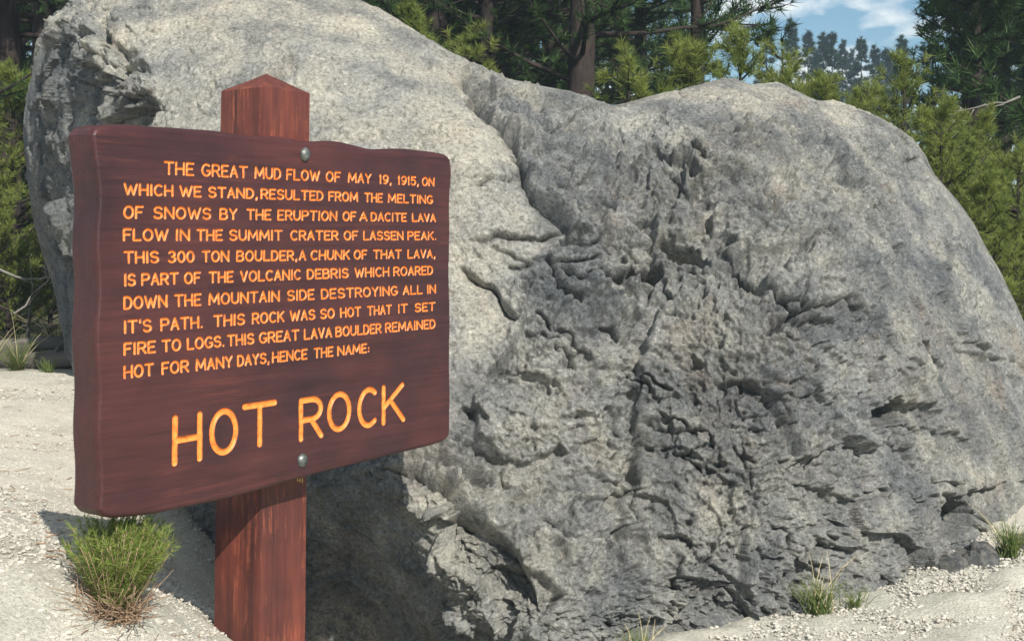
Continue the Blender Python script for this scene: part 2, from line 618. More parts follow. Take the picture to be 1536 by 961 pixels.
# ledges: polyline, step height (m, upper/left side stands proud), reach (px), groove depth (m), groove width (px)
LEDGES = [
    ([(676, 92), (705, 118), (735, 160), (757, 188), (772, 215), (785, 250), (800, 290), (826, 325), (850, 352)], .11, 40, .22, 6.5),
    ([(705, 112), (742, 152), (770, 172)], .02, 40, .05, 6),
    ([(700, 352), (725, 356), (750, 346), (790, 348), (830, 345), (862, 352), (905, 372), (935, 385)], .045, 50, .05, 4),
    ([(735, 358), (770, 375), (800, 382), (840, 384)], .03, 30, .03, 3),
    ([(672, 392), (705, 408), (740, 428), (752, 445), (778, 488)], .05, 40, .06, 4),
    ([(560, 702), (620, 700), (660, 722), (695, 760), (730, 790), (752, 812), (768, 842), (790, 885), (810, 930)], .15, 70, .14, 6),
    ([(600, 690), (650, 690), (690, 705), (730, 718)], .05, 35, .05, 5),
    ([(675, 660), (700, 672), (740, 690), (775, 696), (800, 694), (830, 676), (856, 664)], .06, 60, .06, 5),
    ([(690, 612), (720, 622), (735, 640)], .03, 30, .03, 4),
    ([(835, 350), (870, 362), (900, 360)], .04, 30, .06, 6),
    ([(860, 500), (885, 515), (905, 540), (925, 548)], .04, 40, .04, 4),
    ([(870, 830), (910, 775), (935, 720), (955, 660)], .06, 60, .05, 4),
    ([(870, 880), (905, 835), (940, 800), (970, 790)], .07, 50, .05, 5),
    ([(985, 460), (975, 520), (948, 568)], .05, 50, .03, 4),
    ([(960, 632), (985, 640), (1010, 652), (1035, 648), (1062, 640)], .05, 40, .06, 5),
    ([(958, 660), (980, 672), (1005, 668)], .04, 35, .05, 5),
    ([(1060, 640), (1100, 632), (1125, 630), (1150, 640), (1175, 638)], .03, 30, .05, 4),
    ([(1120, 630), (1128, 690), (1132, 740), (1142, 795)], .015, 25, .025, 3),
    ([(1060, 645), (1075, 680)], .02, 25, .03, 3),
    ([(1130, 420), (1160, 445), (1190, 462), (1230, 458), (1280, 452), (1320, 470)], .05, 50, .05, 5),
    ([(1150, 470), (1180, 495), (1220, 512), (1260, 510)], .03, 30, .03, 4),
    ([(1290, 520), (1300, 550), (1275, 580)], .03, 35, .04, 4),
    ([(1340, 640), (1360, 680), (1390, 715)], .04, 35, .04, 4),
    ([(1400, 745), (1430, 752), (1470, 742), (1500, 720)], .06, 45, .07, 5),
    ([(1060, 370), (1085, 395), (1110, 420), (1140, 430)], .04, 45, .04, 4),
    ([(1240, 300), (1270, 330), (1300, 390), (1310, 430)], .02, 40, .02, 4),
    ([(1030, 220), (1060, 240), (1090, 262)], .02, 40, .02, 4),
    ([(880, 300), (915, 330), (950, 350), (990, 365)], .04, 35, .04, 4),
    ([(900, 240), (925, 262), (960, 275)], .03, 35, .03, 4),
    ([(830, 180), (880, 200), (905, 225)], .025, 35, .02, 4),
    ([(945, 405), (965, 400), (1000, 410)], .05, 35, .05, 5),
    ([(1395, 235), (1420, 250)], .02, 25, .05, 5), ([(1215, 148), (1250, 158), (1290, 172)], .04, 20, .03, 4),
    ([(990, 470), (974, 540), (961, 600), (963, 700), (967, 800), (974, 890)], .03, 40, -.045, 6),
    ([(505, 205), (560, 208), (610, 210)], .01, 15, .02, 3), ([(345, 62), (372, 58), (390, 66)], .015, 20, .025, 4), ([(425, 80), (436, 105), (440, 130)], -.015, 20, .01, 4),
    ([(560, 18), (600, 45), (640, 70), (672, 92)], .02, 20, .02, 3),
    ([(130, 70), (160, 92), (200, 95), (232, 92)], 0.039, 40, 0.042, 6), ([(110, 110), (140, 140), (170, 150), (205, 145)], 0.044, 40, 0.056, 7),
    ([(120, 165), (150, 185), (185, 178), (205, 160)], 0.033, 40, 0.049, 7), ([(60, 55), (85, 140), (78, 230), (92, 330)], 0.039, 50, 0.035, 7), ([(185, 130), (215, 165), (240, 178)], -.03, 30, .03, 5),
    ([(95, 330), (110, 400), (105, 460)], .06, 40, .05, 7),
    ([(265, 820), (295, 860), (320, 885)], .05, 30, .04, 5),
]
_g = np.random.default_rng(58)
for _q in range(95):          # many short fractures, mostly running down to the right
    if _q < 34:
        _x, _y = _g.uniform(760, 1010), _g.uniform(165, 420)
    else:
        _x, _y = _g.uniform(660, 1460), _g.uniform(240, 880)
    _a = math.radians(_g.normal(32, 22) if _g.random() < .75 else _g.uniform(-70, 100))
    _p = [(_x, _y)]
    for _k in range(_g.integers(3, 7)):
        _a2 = _a + _g.normal(0, .45)
        _l = _g.uniform(8, 19)
        _p.append((_p[-1][0] + math.cos(_a2) * _l, _p[-1][1] + math.sin(_a2) * _l))
    LEDGES.append((_p, _g.uniform(.012, .04), _g.uniform(10, 24), _g.uniform(.03, .075), _g.uniform(2.4, 3.8)))
# hollows: centre, half-length, half-height, tilt (deg, clockwise), depth
HOLLOWS = [(1005, 243, 48, 14, 17, .11), (1030, 262, 40, 12, 10, .05), (1022, 384, 46, 14, 33, .26), (1090, 388, 40, 20, 50, .05), (1338, 618, 36, 20, -8, .26), (1385, 632, 30, 26, 35, .08), (1432, 782, 38, 24, -10, .24),
           (1105, 560, 46, 42, 0, .05), (1215, 490, 52, 24, 10, .11), (970, 412, 26, 12, -10, .16), (880, 470, 50, 36, -15, .05), (862, 352, 22, 8, 10, .09), (1215, 832, 28, 9, -14, .15),
           (1262, 790, 15, 7, 10, .08), (1058, 852, 16, 6, -40, .07), (785, 640, 30, 18, 0, -.03), (1340, 890, 12, 14, 0, .05), (955, 750, 16, 16, 0, .07), (985, 640, 26, 14, 0, .06),
           (190, 172, 18, 9, 0, .14), (150, 120, 30, 18, 30, .08), (90, 90, 24, 34, 0, .06), (800, 180, 14, 40, 20, .04), (1380, 245, 16, 10, 30, .07), (1150, 330, 9, 8, 0, .05), (1190, 260, 10, 8, 0, .03),
           (1280, 320, 18, 8, 50, .04), (1322, 320, 12, 6, 50, .05), (1090, 950, 20, 8, 10, .05), (1070, 300, 40, 10, 25, .04), (720, 150, 14, 30, -35, .06), (1420, 660, 30, 12, 20, .05)]


# freshly broken darker faces, plus shade painted into hollows and the left flank: centre, half sizes, tilt, strength
FRESH_AND_SHADE = [(1100, 212, 75, 18, 8, .45), (880, 468, 62, 38, -10, .62), (1106, 558, 62, 44, 0, .62), (1045, 245, 70, 22, 22, .6), (1100, 290, 60, 20, 40, .5), (810, 185, 60, 22, 30, .6), (880, 270, 90, 55, 20, .35),
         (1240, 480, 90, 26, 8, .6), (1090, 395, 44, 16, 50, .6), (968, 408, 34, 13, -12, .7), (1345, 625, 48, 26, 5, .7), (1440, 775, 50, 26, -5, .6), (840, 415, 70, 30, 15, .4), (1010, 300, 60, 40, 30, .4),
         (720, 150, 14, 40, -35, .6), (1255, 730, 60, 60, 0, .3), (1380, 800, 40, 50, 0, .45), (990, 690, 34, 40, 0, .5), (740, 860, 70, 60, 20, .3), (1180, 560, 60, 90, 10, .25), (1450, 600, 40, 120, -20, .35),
         (95, 120, 50, 70, 10, .8), (80, 290, 60, 140, -8, .9), (100, 450, 50, 100, -15, .9), (165, 150, 50, 40, 0, .5), (1130, 690, 90, 40, 0, .25), (1400, 460, 50, 80, -25, .25), (1330, 320, 30, 60, -30, .25)]  # leftmost entries paint the flank's shade into the colour


def build_boulder():
    NA, NB = 1420, 980
    wa = np.linspace(0, 1, NA)
    wb = np.linspace(0, 1, NB)

    def ease(w):          # finer spacing where the surface turns away
        return w - .10 * np.sin(2 * math.pi * w) / (2 * math.pi) * 6 * .9 * 1.0
    a, b = ease(wa), ease(wb)
    S, A, B = coons(curve_fn(R_BOT), curve_fn(R_TOP), curve_fn(R_LEFT), curve_fn(R_RIGHT), a, b)
    px, py = S[..., 0].ravel(), S[..., 1].ravel()
    ea, eb = np.abs(2 * A.ravel() - 1), np.abs(2 * B.ravel() - 1)
    r = np.clip((ea ** 10 + eb ** 10) ** .1, 0, 1)
    roll = 1 - np.sqrt(np.clip(1 - r ** 7, 0, 1))
    depth = tps(R_DEPTH)
    E = .12 + .62 * sstep(930, 700, py)
    Y = depth(px, py) + roll * E
    P = np.stack([(px - 768) / FPX * Y, Y, EYE - (py - HORIZ) / FPX * Y], 1)
    n0 = NA * NB
    i = np.arange(NB - 1)[:, None] * NA + np.arange(NA - 1)[None, :]
    Q = np.stack([i, i + 1, i + NA + 1, i + NA], -1).reshape(-1, 4)
    base = make_mesh('base', P, Q)
    N = np.zeros(n0 * 3, np.float32)
    base.vertices.foreach_get('normal', N)
    N = N.reshape(-1, 3).astype(float)
    bpy.data.meshes.remove(base)
    # ---- relief
    wx = 8 * fbm(P * 3.1, 3) + 4 * vnoise(P * 13) + 1.8 * vnoise(P * 33)
    wy = 8 * fbm(P * 3.1 + 40, 3) + 4 * vnoise(P * 13 + 9) + 1.8 * vnoise(P * 33 + 5)
    qx, qy = px + wx, py + wy
    # smooth sloping slab left of the long crack
    edge = np.interp(qy, [0, 90, 160, 215, 290, 350, 430, 490, 600, 700], [560, 680, 740, 772, 800, 835, 760, 775, 720, 600])
    slab = sstep(14, -14, qx - edge) * sstep(720, 560, qy + .25 * (qx - 600))
    lft = np.interp(qy, [-50, 40, 100, 180, 300, 500, 700], [110, 150, 225, 215, 190, 220, 300])
    slab *= sstep(-10, 14, qx - lft)
    topr = sstep(230, 135, qy - .06 * np.abs(qx - 1130)) * sstep(900, 960, qx) * sstep(1330, 1260, qx)
    smooth = np.clip(slab + .75 * topr, 0, 1)
    lower = sstep(380, 520, qy)
    slabcol = np.clip(slab + .75 * topr + .55 * sstep(980, 760, qx) * sstep(780, 640, qy) * sstep(420, 520, qy) * (1 - slab), 0, 1)
    rough = (1 - smooth) * (1 - .45 * sstep(1230, 1420, qx)) * (1 - .25 * sstep(.3, .8, fbm(P * 1.3 + 11, 2)))
    disp = .035 * fbm(P * 1.7, 3)
    ca, sa = math.cos(math.radians(28)), math.sin(math.radians(28))
    strat = np.stack([(P[:, 0] * ca - P[:, 2] * sa) * 1.0, P[:, 1], (P[:, 0] * sa + P[:, 2] * ca) * 2.6], 1)
    warp = strat * 2.2 + .35 * np.stack([vnoise(P * 5), vnoise(P * 5 + 7), vnoise(P * 5 + 31)], 1)
    wv = np.stack([vnoise(P * 2.3), vnoise(P * 2.3 + 7), vnoise(P * 2.3 + 31)], 1)
    W1 = P * np.array((1.0, 1.0, 1.25)) + .10 * wv + .03 * np.stack([vnoise(P * 11), vnoise(P * 11 + 7), vnoise(P * 11 + 31)], 1)
    vdir = P - np.array((0, 0, EYE))
    vdir /= np.linalg.norm(vdir, axis=1)[:, None]
    att2 = sstep(.0, .22, np.abs((vdir * N).sum(1)))
    att = sstep(.05, .38, np.abs((vdir * N).sum(1)))        # the mesh is too coarse for fine relief where it is seen edge-on
    rough = rough * (1 - .6 * sstep(690, 600, qx) * sstep(690, 740, qy))
    disp += rough * .050 * np.clip(facets(W1 * 1.9, 3), -2.4, 2.4) * (.3 + .7 * att2)
    disp += rough * att2 * .027 * np.clip(facets(W1 * 4.6, 5), -2.4, 2.4)
    disp += rough * att * .0155 * np.clip(facets(W1 * 11, 9), -2.4, 2.4)
    disp += rough * att * .0095 * np.clip(facets(W1 * 25, 15), -2.4, 2.4)
    disp += rough * att * (.007 * np.clip(facets(strat * 7 + wv * .4, 18), -2, 2) + .006 * fbm(P * 26, 3, .65) + .007 * fbm(P * 62, 2, .7))
    disp += smooth * (.012 * fbm(P * 4.5, 3) + .007 * fbm(P * 16, 3, .65) + .004 * fbm(P * 55, 2, .6) + .006 * np.clip(facets(W1 * 6.5, 33), -2, 2))
    pit2 = sstep(.42, .80, fbm(P * 21 + 9, 2, .5))
    disp -= att * pit2 * (.030 * rough + .012 * smooth)
    pits = np.clip(fbm(P * 9 + 3, 3) - .75, 0, 1)
    disp -= pits * (.05 * rough + .022 * smooth)
    flank = sstep(260, 150, qx) * sstep(640, 300, qy)
    disp += att * flank * .02 * np.clip(facets(W1 * 5.2, 12), -2, 2)
    disp += sstep(250, 190, qx) * sstep(230, 150, qy) * att * .026 * np.clip(facets(W1 * 3.3, 22), -2, 2)
    lat = np.zeros_like(P)
    for pts, h, reach, gd, gw in LEDGES:
        pts = np.asarray(pts, float)
        m = (px > pts[:, 0].min() - 3 * reach) & (px < pts[:, 0].max() + 3 * reach) & (py > pts[:, 1].min() - 3 * reach) & (py < pts[:, 1].max() + 3 * reach)
        d, s, u, ox, oy = seg_field(qx[m], qy[m], pts)
        end = sstep(-.001, .15, u) * sstep(1.001, .85, u)
        fall = np.exp(-(d / reach) ** 2 * 1.6)
        sd = np.tanh(d * s / 2.2)
        vr = vnoise(P[m] * 7 + 3)
        gwv = .62 * gw * (1.0 + .75 * vr + .3 * vnoise(P[m] * 19))
        gv = np.exp(-((d - 1.0 * gwv * (s < 0)) / np.maximum(gwv, 1.0)) ** 2) * (s < 0) * np.clip(.75 + .7 * vnoise(P[m] * 5 + 70), .1, 1.3) * end
        lat[m] += (gd * .55 * gv)[:, None] * np.stack([ox, 0 * ox, -oy], 1)
        disp[m] += end * (h * .62 * sd * fall * (.8 + .5 * vr) - gd * np.exp(-((d - 1.5 * (s < 0)) / np.maximum(gwv, 1.0)) ** 2) * np.clip(.75 + .7 * vnoise(P[m] * 5 + 70), .1, 1.3))
    for cx, cy, rx, ry, ang, dp in HOLLOWS:
        m = (np.abs(px - cx) < 120) & (np.abs(py - cy) < 120)
        c, s = math.cos(math.radians(ang)), math.sin(math.radians(ang))
        dx, dy = qx[m] - cx, qy[m] - cy
        uu, vv = (dx * c + dy * s) / rx, (-dx * s + dy * c) / ry
        e = np.hypot(uu, vv)
        prof = sstep(1.08, .78, e + .12 * vnoise(P[m] * 14)) * (.62 - .38 * vv)      # deepest under the upper lip
        disp[m] -= dp * prof
        lat[m, 2] += max(dp, 0) * .16 * prof * sstep(.9, -.6, vv)
    fade = 1 - .75 * roll ** 2

    def blur(F, n):
        F = F.reshape(NB, NA, -1).copy()
        for _ in range(n):
            F[1:-1] = .25 * F[:-2] + .5 * F[1:-1] + .25 * F[2:]
            F[:, 1:-1] = .25 * F[:, :-2] + .5 * F[:, 1:-1] + .25 * F[:, 2:]
        return F.reshape(NB * NA, -1)
    disp = blur(disp, 1)[:, 0]
    lat = blur(lat, 2)
    disp += att * (rough * .0045 + smooth * .0015) * fbm(P * 75, 2, .7)
    lat -= N * (lat * N).sum(1)[:, None]
    P = P + N * (disp * fade)[:, None] + lat * fade[:, None]
    # ---- far side: rings that close the stone behind
    loop = np.concatenate([np.arange(NA), np.arange(1, NB) * NA + NA - 1, (NB - 1) * NA + np.arange(NA - 2, -1, -1), np.arange(NB - 2, 0, -1) * NA])
    lp = P[loop]
    cen = np.array((.25, 7.4, .9))
    rings = []
    K = 26
    for k in range(1, K):
        t = k / K * math.pi / 2
        c_, s_ = math.cos(t), math.sin(t)
        R = cen + (lp - cen) * np.array((c_, c_, c_)) + np.array((0, 1.7 * s_, 0))
        R = R + .06 * fbm(R * 2.5, 3)[:, None] * np.array((.6, 1, .6)) * min(1, k / 4)
        rings.append(R)
    V = np.concatenate([P] + rings + [[cen + np.array((0, 1.7, 0))]])
    nl = len(loop)
    idx = [loop] + [n0 + k * nl + np.arange(nl) for k in range(K - 1)]
    BQ = []
    for k in range(K - 1):
        p, q = idx[k], idx[k + 1]
        BQ.append(np.stack([np.roll(p, -1), p, q, np.roll(q, -1)], 1))
    last = idx[-1]
    T = np.stack([np.roll(last, -1), last, np.full(nl, len(V) - 1)], 1)
    me = make_mesh('boulder', V, [np.concatenate([Q] + BQ), T])
    at = me.attributes.new('slab', 'FLOAT', 'POINT')
    sv = np.zeros(len(V), np.float32)
    sv[:n0] = slabcol
    sv[n0:] = .3
    at.data.foreach_set('value', sv)
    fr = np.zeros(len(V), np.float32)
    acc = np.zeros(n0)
    for cx, cy, rx, ry, ang, k_ in FRESH_AND_SHADE:
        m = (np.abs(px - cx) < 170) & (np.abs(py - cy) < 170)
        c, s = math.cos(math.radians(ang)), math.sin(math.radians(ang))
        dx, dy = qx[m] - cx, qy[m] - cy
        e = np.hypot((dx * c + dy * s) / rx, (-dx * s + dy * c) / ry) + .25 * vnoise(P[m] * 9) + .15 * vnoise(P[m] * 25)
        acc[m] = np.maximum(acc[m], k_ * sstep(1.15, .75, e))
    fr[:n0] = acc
    af = me.attributes.new('fresh_and_shade', 'FLOAT', 'POINT')
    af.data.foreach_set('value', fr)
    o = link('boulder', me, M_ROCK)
    tag(o, 'huge cracked grey lava boulder rising behind the brown wooden sign', 'boulder')
    return o


build_boulder()

# ------------------------------------------------------------------ the sign
P0 = np.array((-1.0475, 3.051))                # front face, left edge
U = np.array((.5836, .8120))
U = U / np.linalg.norm(U)
NRM = np.array((U[1], -U[0]))                  # towards the reader
THICK = .115


def on_board(px, py):
    """where the line of sight through a photo point meets the board's front: (along, height)"""
    d = np.array(((px - 768) / FPX, 1.0))
    k = (NRM @ P0) / (NRM @ d)
    p = d * k
    return (p - P0) @ U, EYE - (py - HORIZ) / FPX * k


def arc(cx, cy, rx, ry, a0, a1, n=12):
    return [(cx + rx * math.cos(math.radians(a0 + (a1 - a0) * q / n)), cy + ry * math.sin(math.radians(a0 + (a1 - a0) * q / n))) for q in range(n + 1)]


FONT = {
    'A': [[(0, 0), (.5, 1), (1, 0)], [(.2, .34), (.8, .34)]],
    'B': [[(0, 0), (0, 1), (.55, 1)] + arc(.55, .77, .36, .23, 90, -90) + [(0, .54)], [(.55, .54)] + arc(.58, .27, .42, .27, 90, -90) + [(0, 0)]],
    'C': [arc(.55, .5, .55, .5, 52, 308, 18)],
    'D': [[(0, 0), (0, 1), (.4, 1)] + arc(.4, .5, .6, .5, 90, -90) + [(0, 0)]],
    'E': [[(1, 1), (0, 1), (0, 0), (1, 0)], [(0, .52), (.8, .52)]],
    'F': [[(1, 1), (0, 1), (0, 0)], [(0, .52), (.8, .52)]],
    'G': [arc(.55, .5, .55, .5, 52, 335, 18) + [(1.02, .44), (.66, .44)]],
    'H': [[(0, 0), (0, 1)], [(1, 0), (1, 1)], [(0, .5), (1, .5)]],
    'I': [[(.5, 0), (.5, 1)]],
    'K': [[(0, 0), (0, 1)], [(.95, 1), (0, .42)], [(.33, .62), (1, 0)]],
    'L': [[(0, 1), (0, 0), (1, 0)]],
    'M': [[(0, 0), (.06, 1), (.5, .22), (.94, 1), (1, 0)]],
    'N': [[(0, 0), (0, 1), (1, 0), (1, 1)]],
    'O': [arc(.5, .5, .5, .5, 0, 360, 28)],
    'P': [[(0, 0), (0, 1), (.55, 1)] + arc(.58, .74, .42, .26, 90, -90) + [(0, .48)]],
    'R': [[(0, 0), (0, 1), (.55, 1)] + arc(.56, .74, .42, .26, 90, -90) + [(0, .48)], [(.5, .48), (1, 0)]],
    'S': [arc(.5, .755, .46, .245, 25, 270) + arc(.5, .255, .5, .255, 90, -155)],
    'T': [[(0, 1), (1, 1)], [(.5, 1), (.5, 0)]],
    'U': [[(0, 1), (0, .38)] + arc(.5, .38, .5, .38, 180, 360) + [(1, 1)]],
    'V': [[(0, 1), (.5, 0), (1, 1)]],
    'W': [[(0, 1), (.26, 0), (.5, .8), (.74, 0), (1, 1)]],
    'Y': [[(0, 1), (.5, .5), (1, 1)], [(.5, .5), (.5, 0)]],
    '0': [arc(.5, .5, .5, .5, 0, 360, 24)],
    '1': [[(.5, 0), (.5, 1), (.1, .84)]],
    '3': [arc(.45, .76, .45, .24, 150, -90) + arc(.45, .26, .52, .26, 90, -150)],
    '5': [[(.9, 1), (.1, 1), (.05, .56)] + arc(.45, .33, .5, .33, 110, -150)],
    '9': [arc(.5, .69, .48, .31, 0, 360, 20), [(.98, .69), (.9, .3), (.5, 0), (.15, .06)]],
    '.': [[(.5, 0.02), (.5, .05)]],
    ',': [[(.7, .06), (.3, -.18)]],
    "'": [[(.6, 1.02), (.4, .82)]],
    ':': [[(.5, .08), (.5, .10)], [(.5, .48), (.5, .50)]],
}
WID = {'I': .10, '1': .25, 'M': 1.0, 'W': 1.15, '.': .1, ',': .16, "'": .1, ':': .1, 'E': .62, 'F': .6, 'L': .62, 'T': .78, 'O': .82, 'C': .74, 'G': .78, 'N': .8, 'H': .76}
# line: photo points (left x, top, bottom), (right x, top, bottom), words with their first and last column
LINES = [
    ((248, 241.3, 262.0), (650, 266.0, 279.5), [('THE', 246, 291), ('GREAT', 302, 372), ('MUD', 382, 422), ('FLOW', 430, 480), ('OF', 489, 511), ('MAY', 522, 557), ('19,', 569, 588), ('1915,', 597, 629), ('ON', 633.5, 652)]),
    ((186, 274.0, 292.8), (650, 292.5, 306.0), [('WHICH', 185, 260), ('WE', 269, 302), ('STAND,', 312, 387), ('RESULTED', 391, 485), ('FROM', 493, 537), ('THE', 546.5, 574), ('MELTING', 582, 650)]),
    ((186, 307.7, 328.0), (652, 320.0, 333.0), [('OF', 185, 215), ('SNOWS', 230, 317), ('BY', 329.5, 356), ('THE', 370, 407), ('ERUPTION', 416.5, 506), ('OF', 514, 534), ('A', 539, 551), ('DACITE', 556, 610), ('LAVA', 618, 654)]),
    ((186, 342.0, 361.6), (652, 346.7, 360.0), [('FLOW', 185, 253), ('IN', 263.5, 285), ('THE', 295, 334), ('SUMMIT', 343.5, 424), ('CRATER', 436, 508), ('OF', 516, 537), ('LASSEN', 545, 605), ('PEAK.', 611, 655)]),
    ((186, 376.0, 395.5), (652, 373.5, 387.0), [('THIS', 186, 239), ('300', 252.5, 292), ('TON', 303, 344), ('BOULDER,', 354.5, 447), ('A', 449, 460), ('CHUNK', 467, 525), ('OF', 531, 551), ('THAT', 560, 602), ('LAVA,', 611, 654)]),
    ((186, 410.0, 429.5), (650, 398.0, 412.0), [('IS', 186, 204), ('PART', 212, 268), ('OF', 276, 301), ('THE', 313, 350), ('VOLCANIC', 360, 452), ('DEBRIS', 461, 523), ('WHICH', 532, 584), ('ROARED', 590, 650)]),
    ((186, 444.0, 464.3), (652, 426.0, 440.0), [('DOWN', 185, 251), ('THE', 261, 302), ('MOUNTAIN', 313, 420), ('SIDE', 431, 472), ('DESTROYING', 482, 597), ('ALL', 605, 634), ('IN', 640.5, 654)]),
    ((186, 480.0, 500.5), (652, 452.5, 466.0), [("IT'S", 185, 227), ('PATH.', 240, 304), ('THIS', 320, 368), ('ROCK', 378.5, 427), ('WAS', 435, 473), ('SO', 480.5, 502), ('HOT', 510, 541), ('THAT', 550.5, 588), ('IT', 597.5, 612), ('SET', 622.5, 653)]),
    ((186, 513.5, 533.0), (652, 478.0, 492.5), [('FIRE', 185, 233), ('TO', 242, 271), ('LOGS.', 280, 337), ('THIS', 341, 382), ('GREAT', 389, 449), ('LAVA', 456, 498), ('BOULDER', 503, 572), ('REMAINED', 578, 653)]),
    ((186, 547.7, 568.0), (555, 513.7, 528.5), [('HOT', 185, 230), ('FOR', 242, 283), ('MANY', 293, 349), ('DAYS,', 356, 405), ('HENCE', 408.5, 461), ('THE', 470.5, 500), ('NAME:', 506, 554)]),
]
BIG = [('H', 262, 299.5, 624, 697), ('O', 317.5, 353.5, 616, 684), ('T', 367, 412, 607, 673), ('R', 451.5, 482, 598, 661), ('O', 494, 524, 590, 649), ('C', 539, 565, 583, 643), ('K', 575.5, 605, 578, 637)]


def strokes():
    """every routed stroke as (x0, z0, x1, z1, half width, depth) on the board's front"""
    out_ = []
    for (lx, lt, lb), (rx, rt, rb), words in LINES:
        l1, l0 = on_board(lx, lt), on_board(lx, lb)
        r1, r0 = on_board(rx, rt), on_board(rx, rb)
        for w, xa, xb in words:
            yy = (lt + lb) / 2 + ((rt + rb) / 2 - (lt + lb) / 2) * (xa - lx) / (rx - lx)
            sa, sb = on_board(xa, yy)[0] + .003, on_board(xb, yy)[0] - .003
            ws = [WID.get(c, .72) for c in w]
            gap = .30
            tot = sum(ws) + gap * (len(w) - 1)
            k = (sb - sa) / tot
            x = sa
            for c, cw in zip(w, ws):
                f = (x - l0[0]) / (r0[0] - l0[0])
                z0 = l0[1] + f * (r0[1] - l0[1]) + .0028
                z1 = l1[1] + f * (r1[1] - l1[1]) - .0028
                for poly in FONT[c]:
                    q = [(x + p[0] * cw * k, z0 + p[1] * (z1 - z0)) for p in poly]
                    for (ax, az), (bx, bz) in zip(q[:-1], q[1:]):
                        out_.append((ax, az, bx, bz, .0031, .0042))
                x += (cw + gap) * k
    for c, xa, xb, yt, yb in BIG:
        ym = (yt + yb) / 2
        sa, sb = on_board(xa, ym)[0], on_board(xb, ym)[0]
        z1 = on_board(xa, yt + 3)[1]
        z0 = on_board(xa, yb - 3)[1]
        for poly in FONT[c]:
            q = [(sa + p[0] * (sb - sa), z0 + p[1] * (z1 - z0)) for p in poly]
            for (ax, az), (bx, bz) in zip(q[:-1], q[1:]):
                out_.append((ax, az, bx, bz, .0088, .0062))
    return out_


def round_chain(pts, n=5, it=3):
    p = np.asarray(pts, float)
    for _ in range(it):
        a_ = p[:-1] * .75 + p[1:] * .25
        b_ = p[:-1] * .25 + p[1:] * .75
        q = np.empty((2 * len(a_), 2))
        q[0::2], q[1::2] = a_, b_
        p = np.vstack([p[:1], q, p[-1:]])
    return p


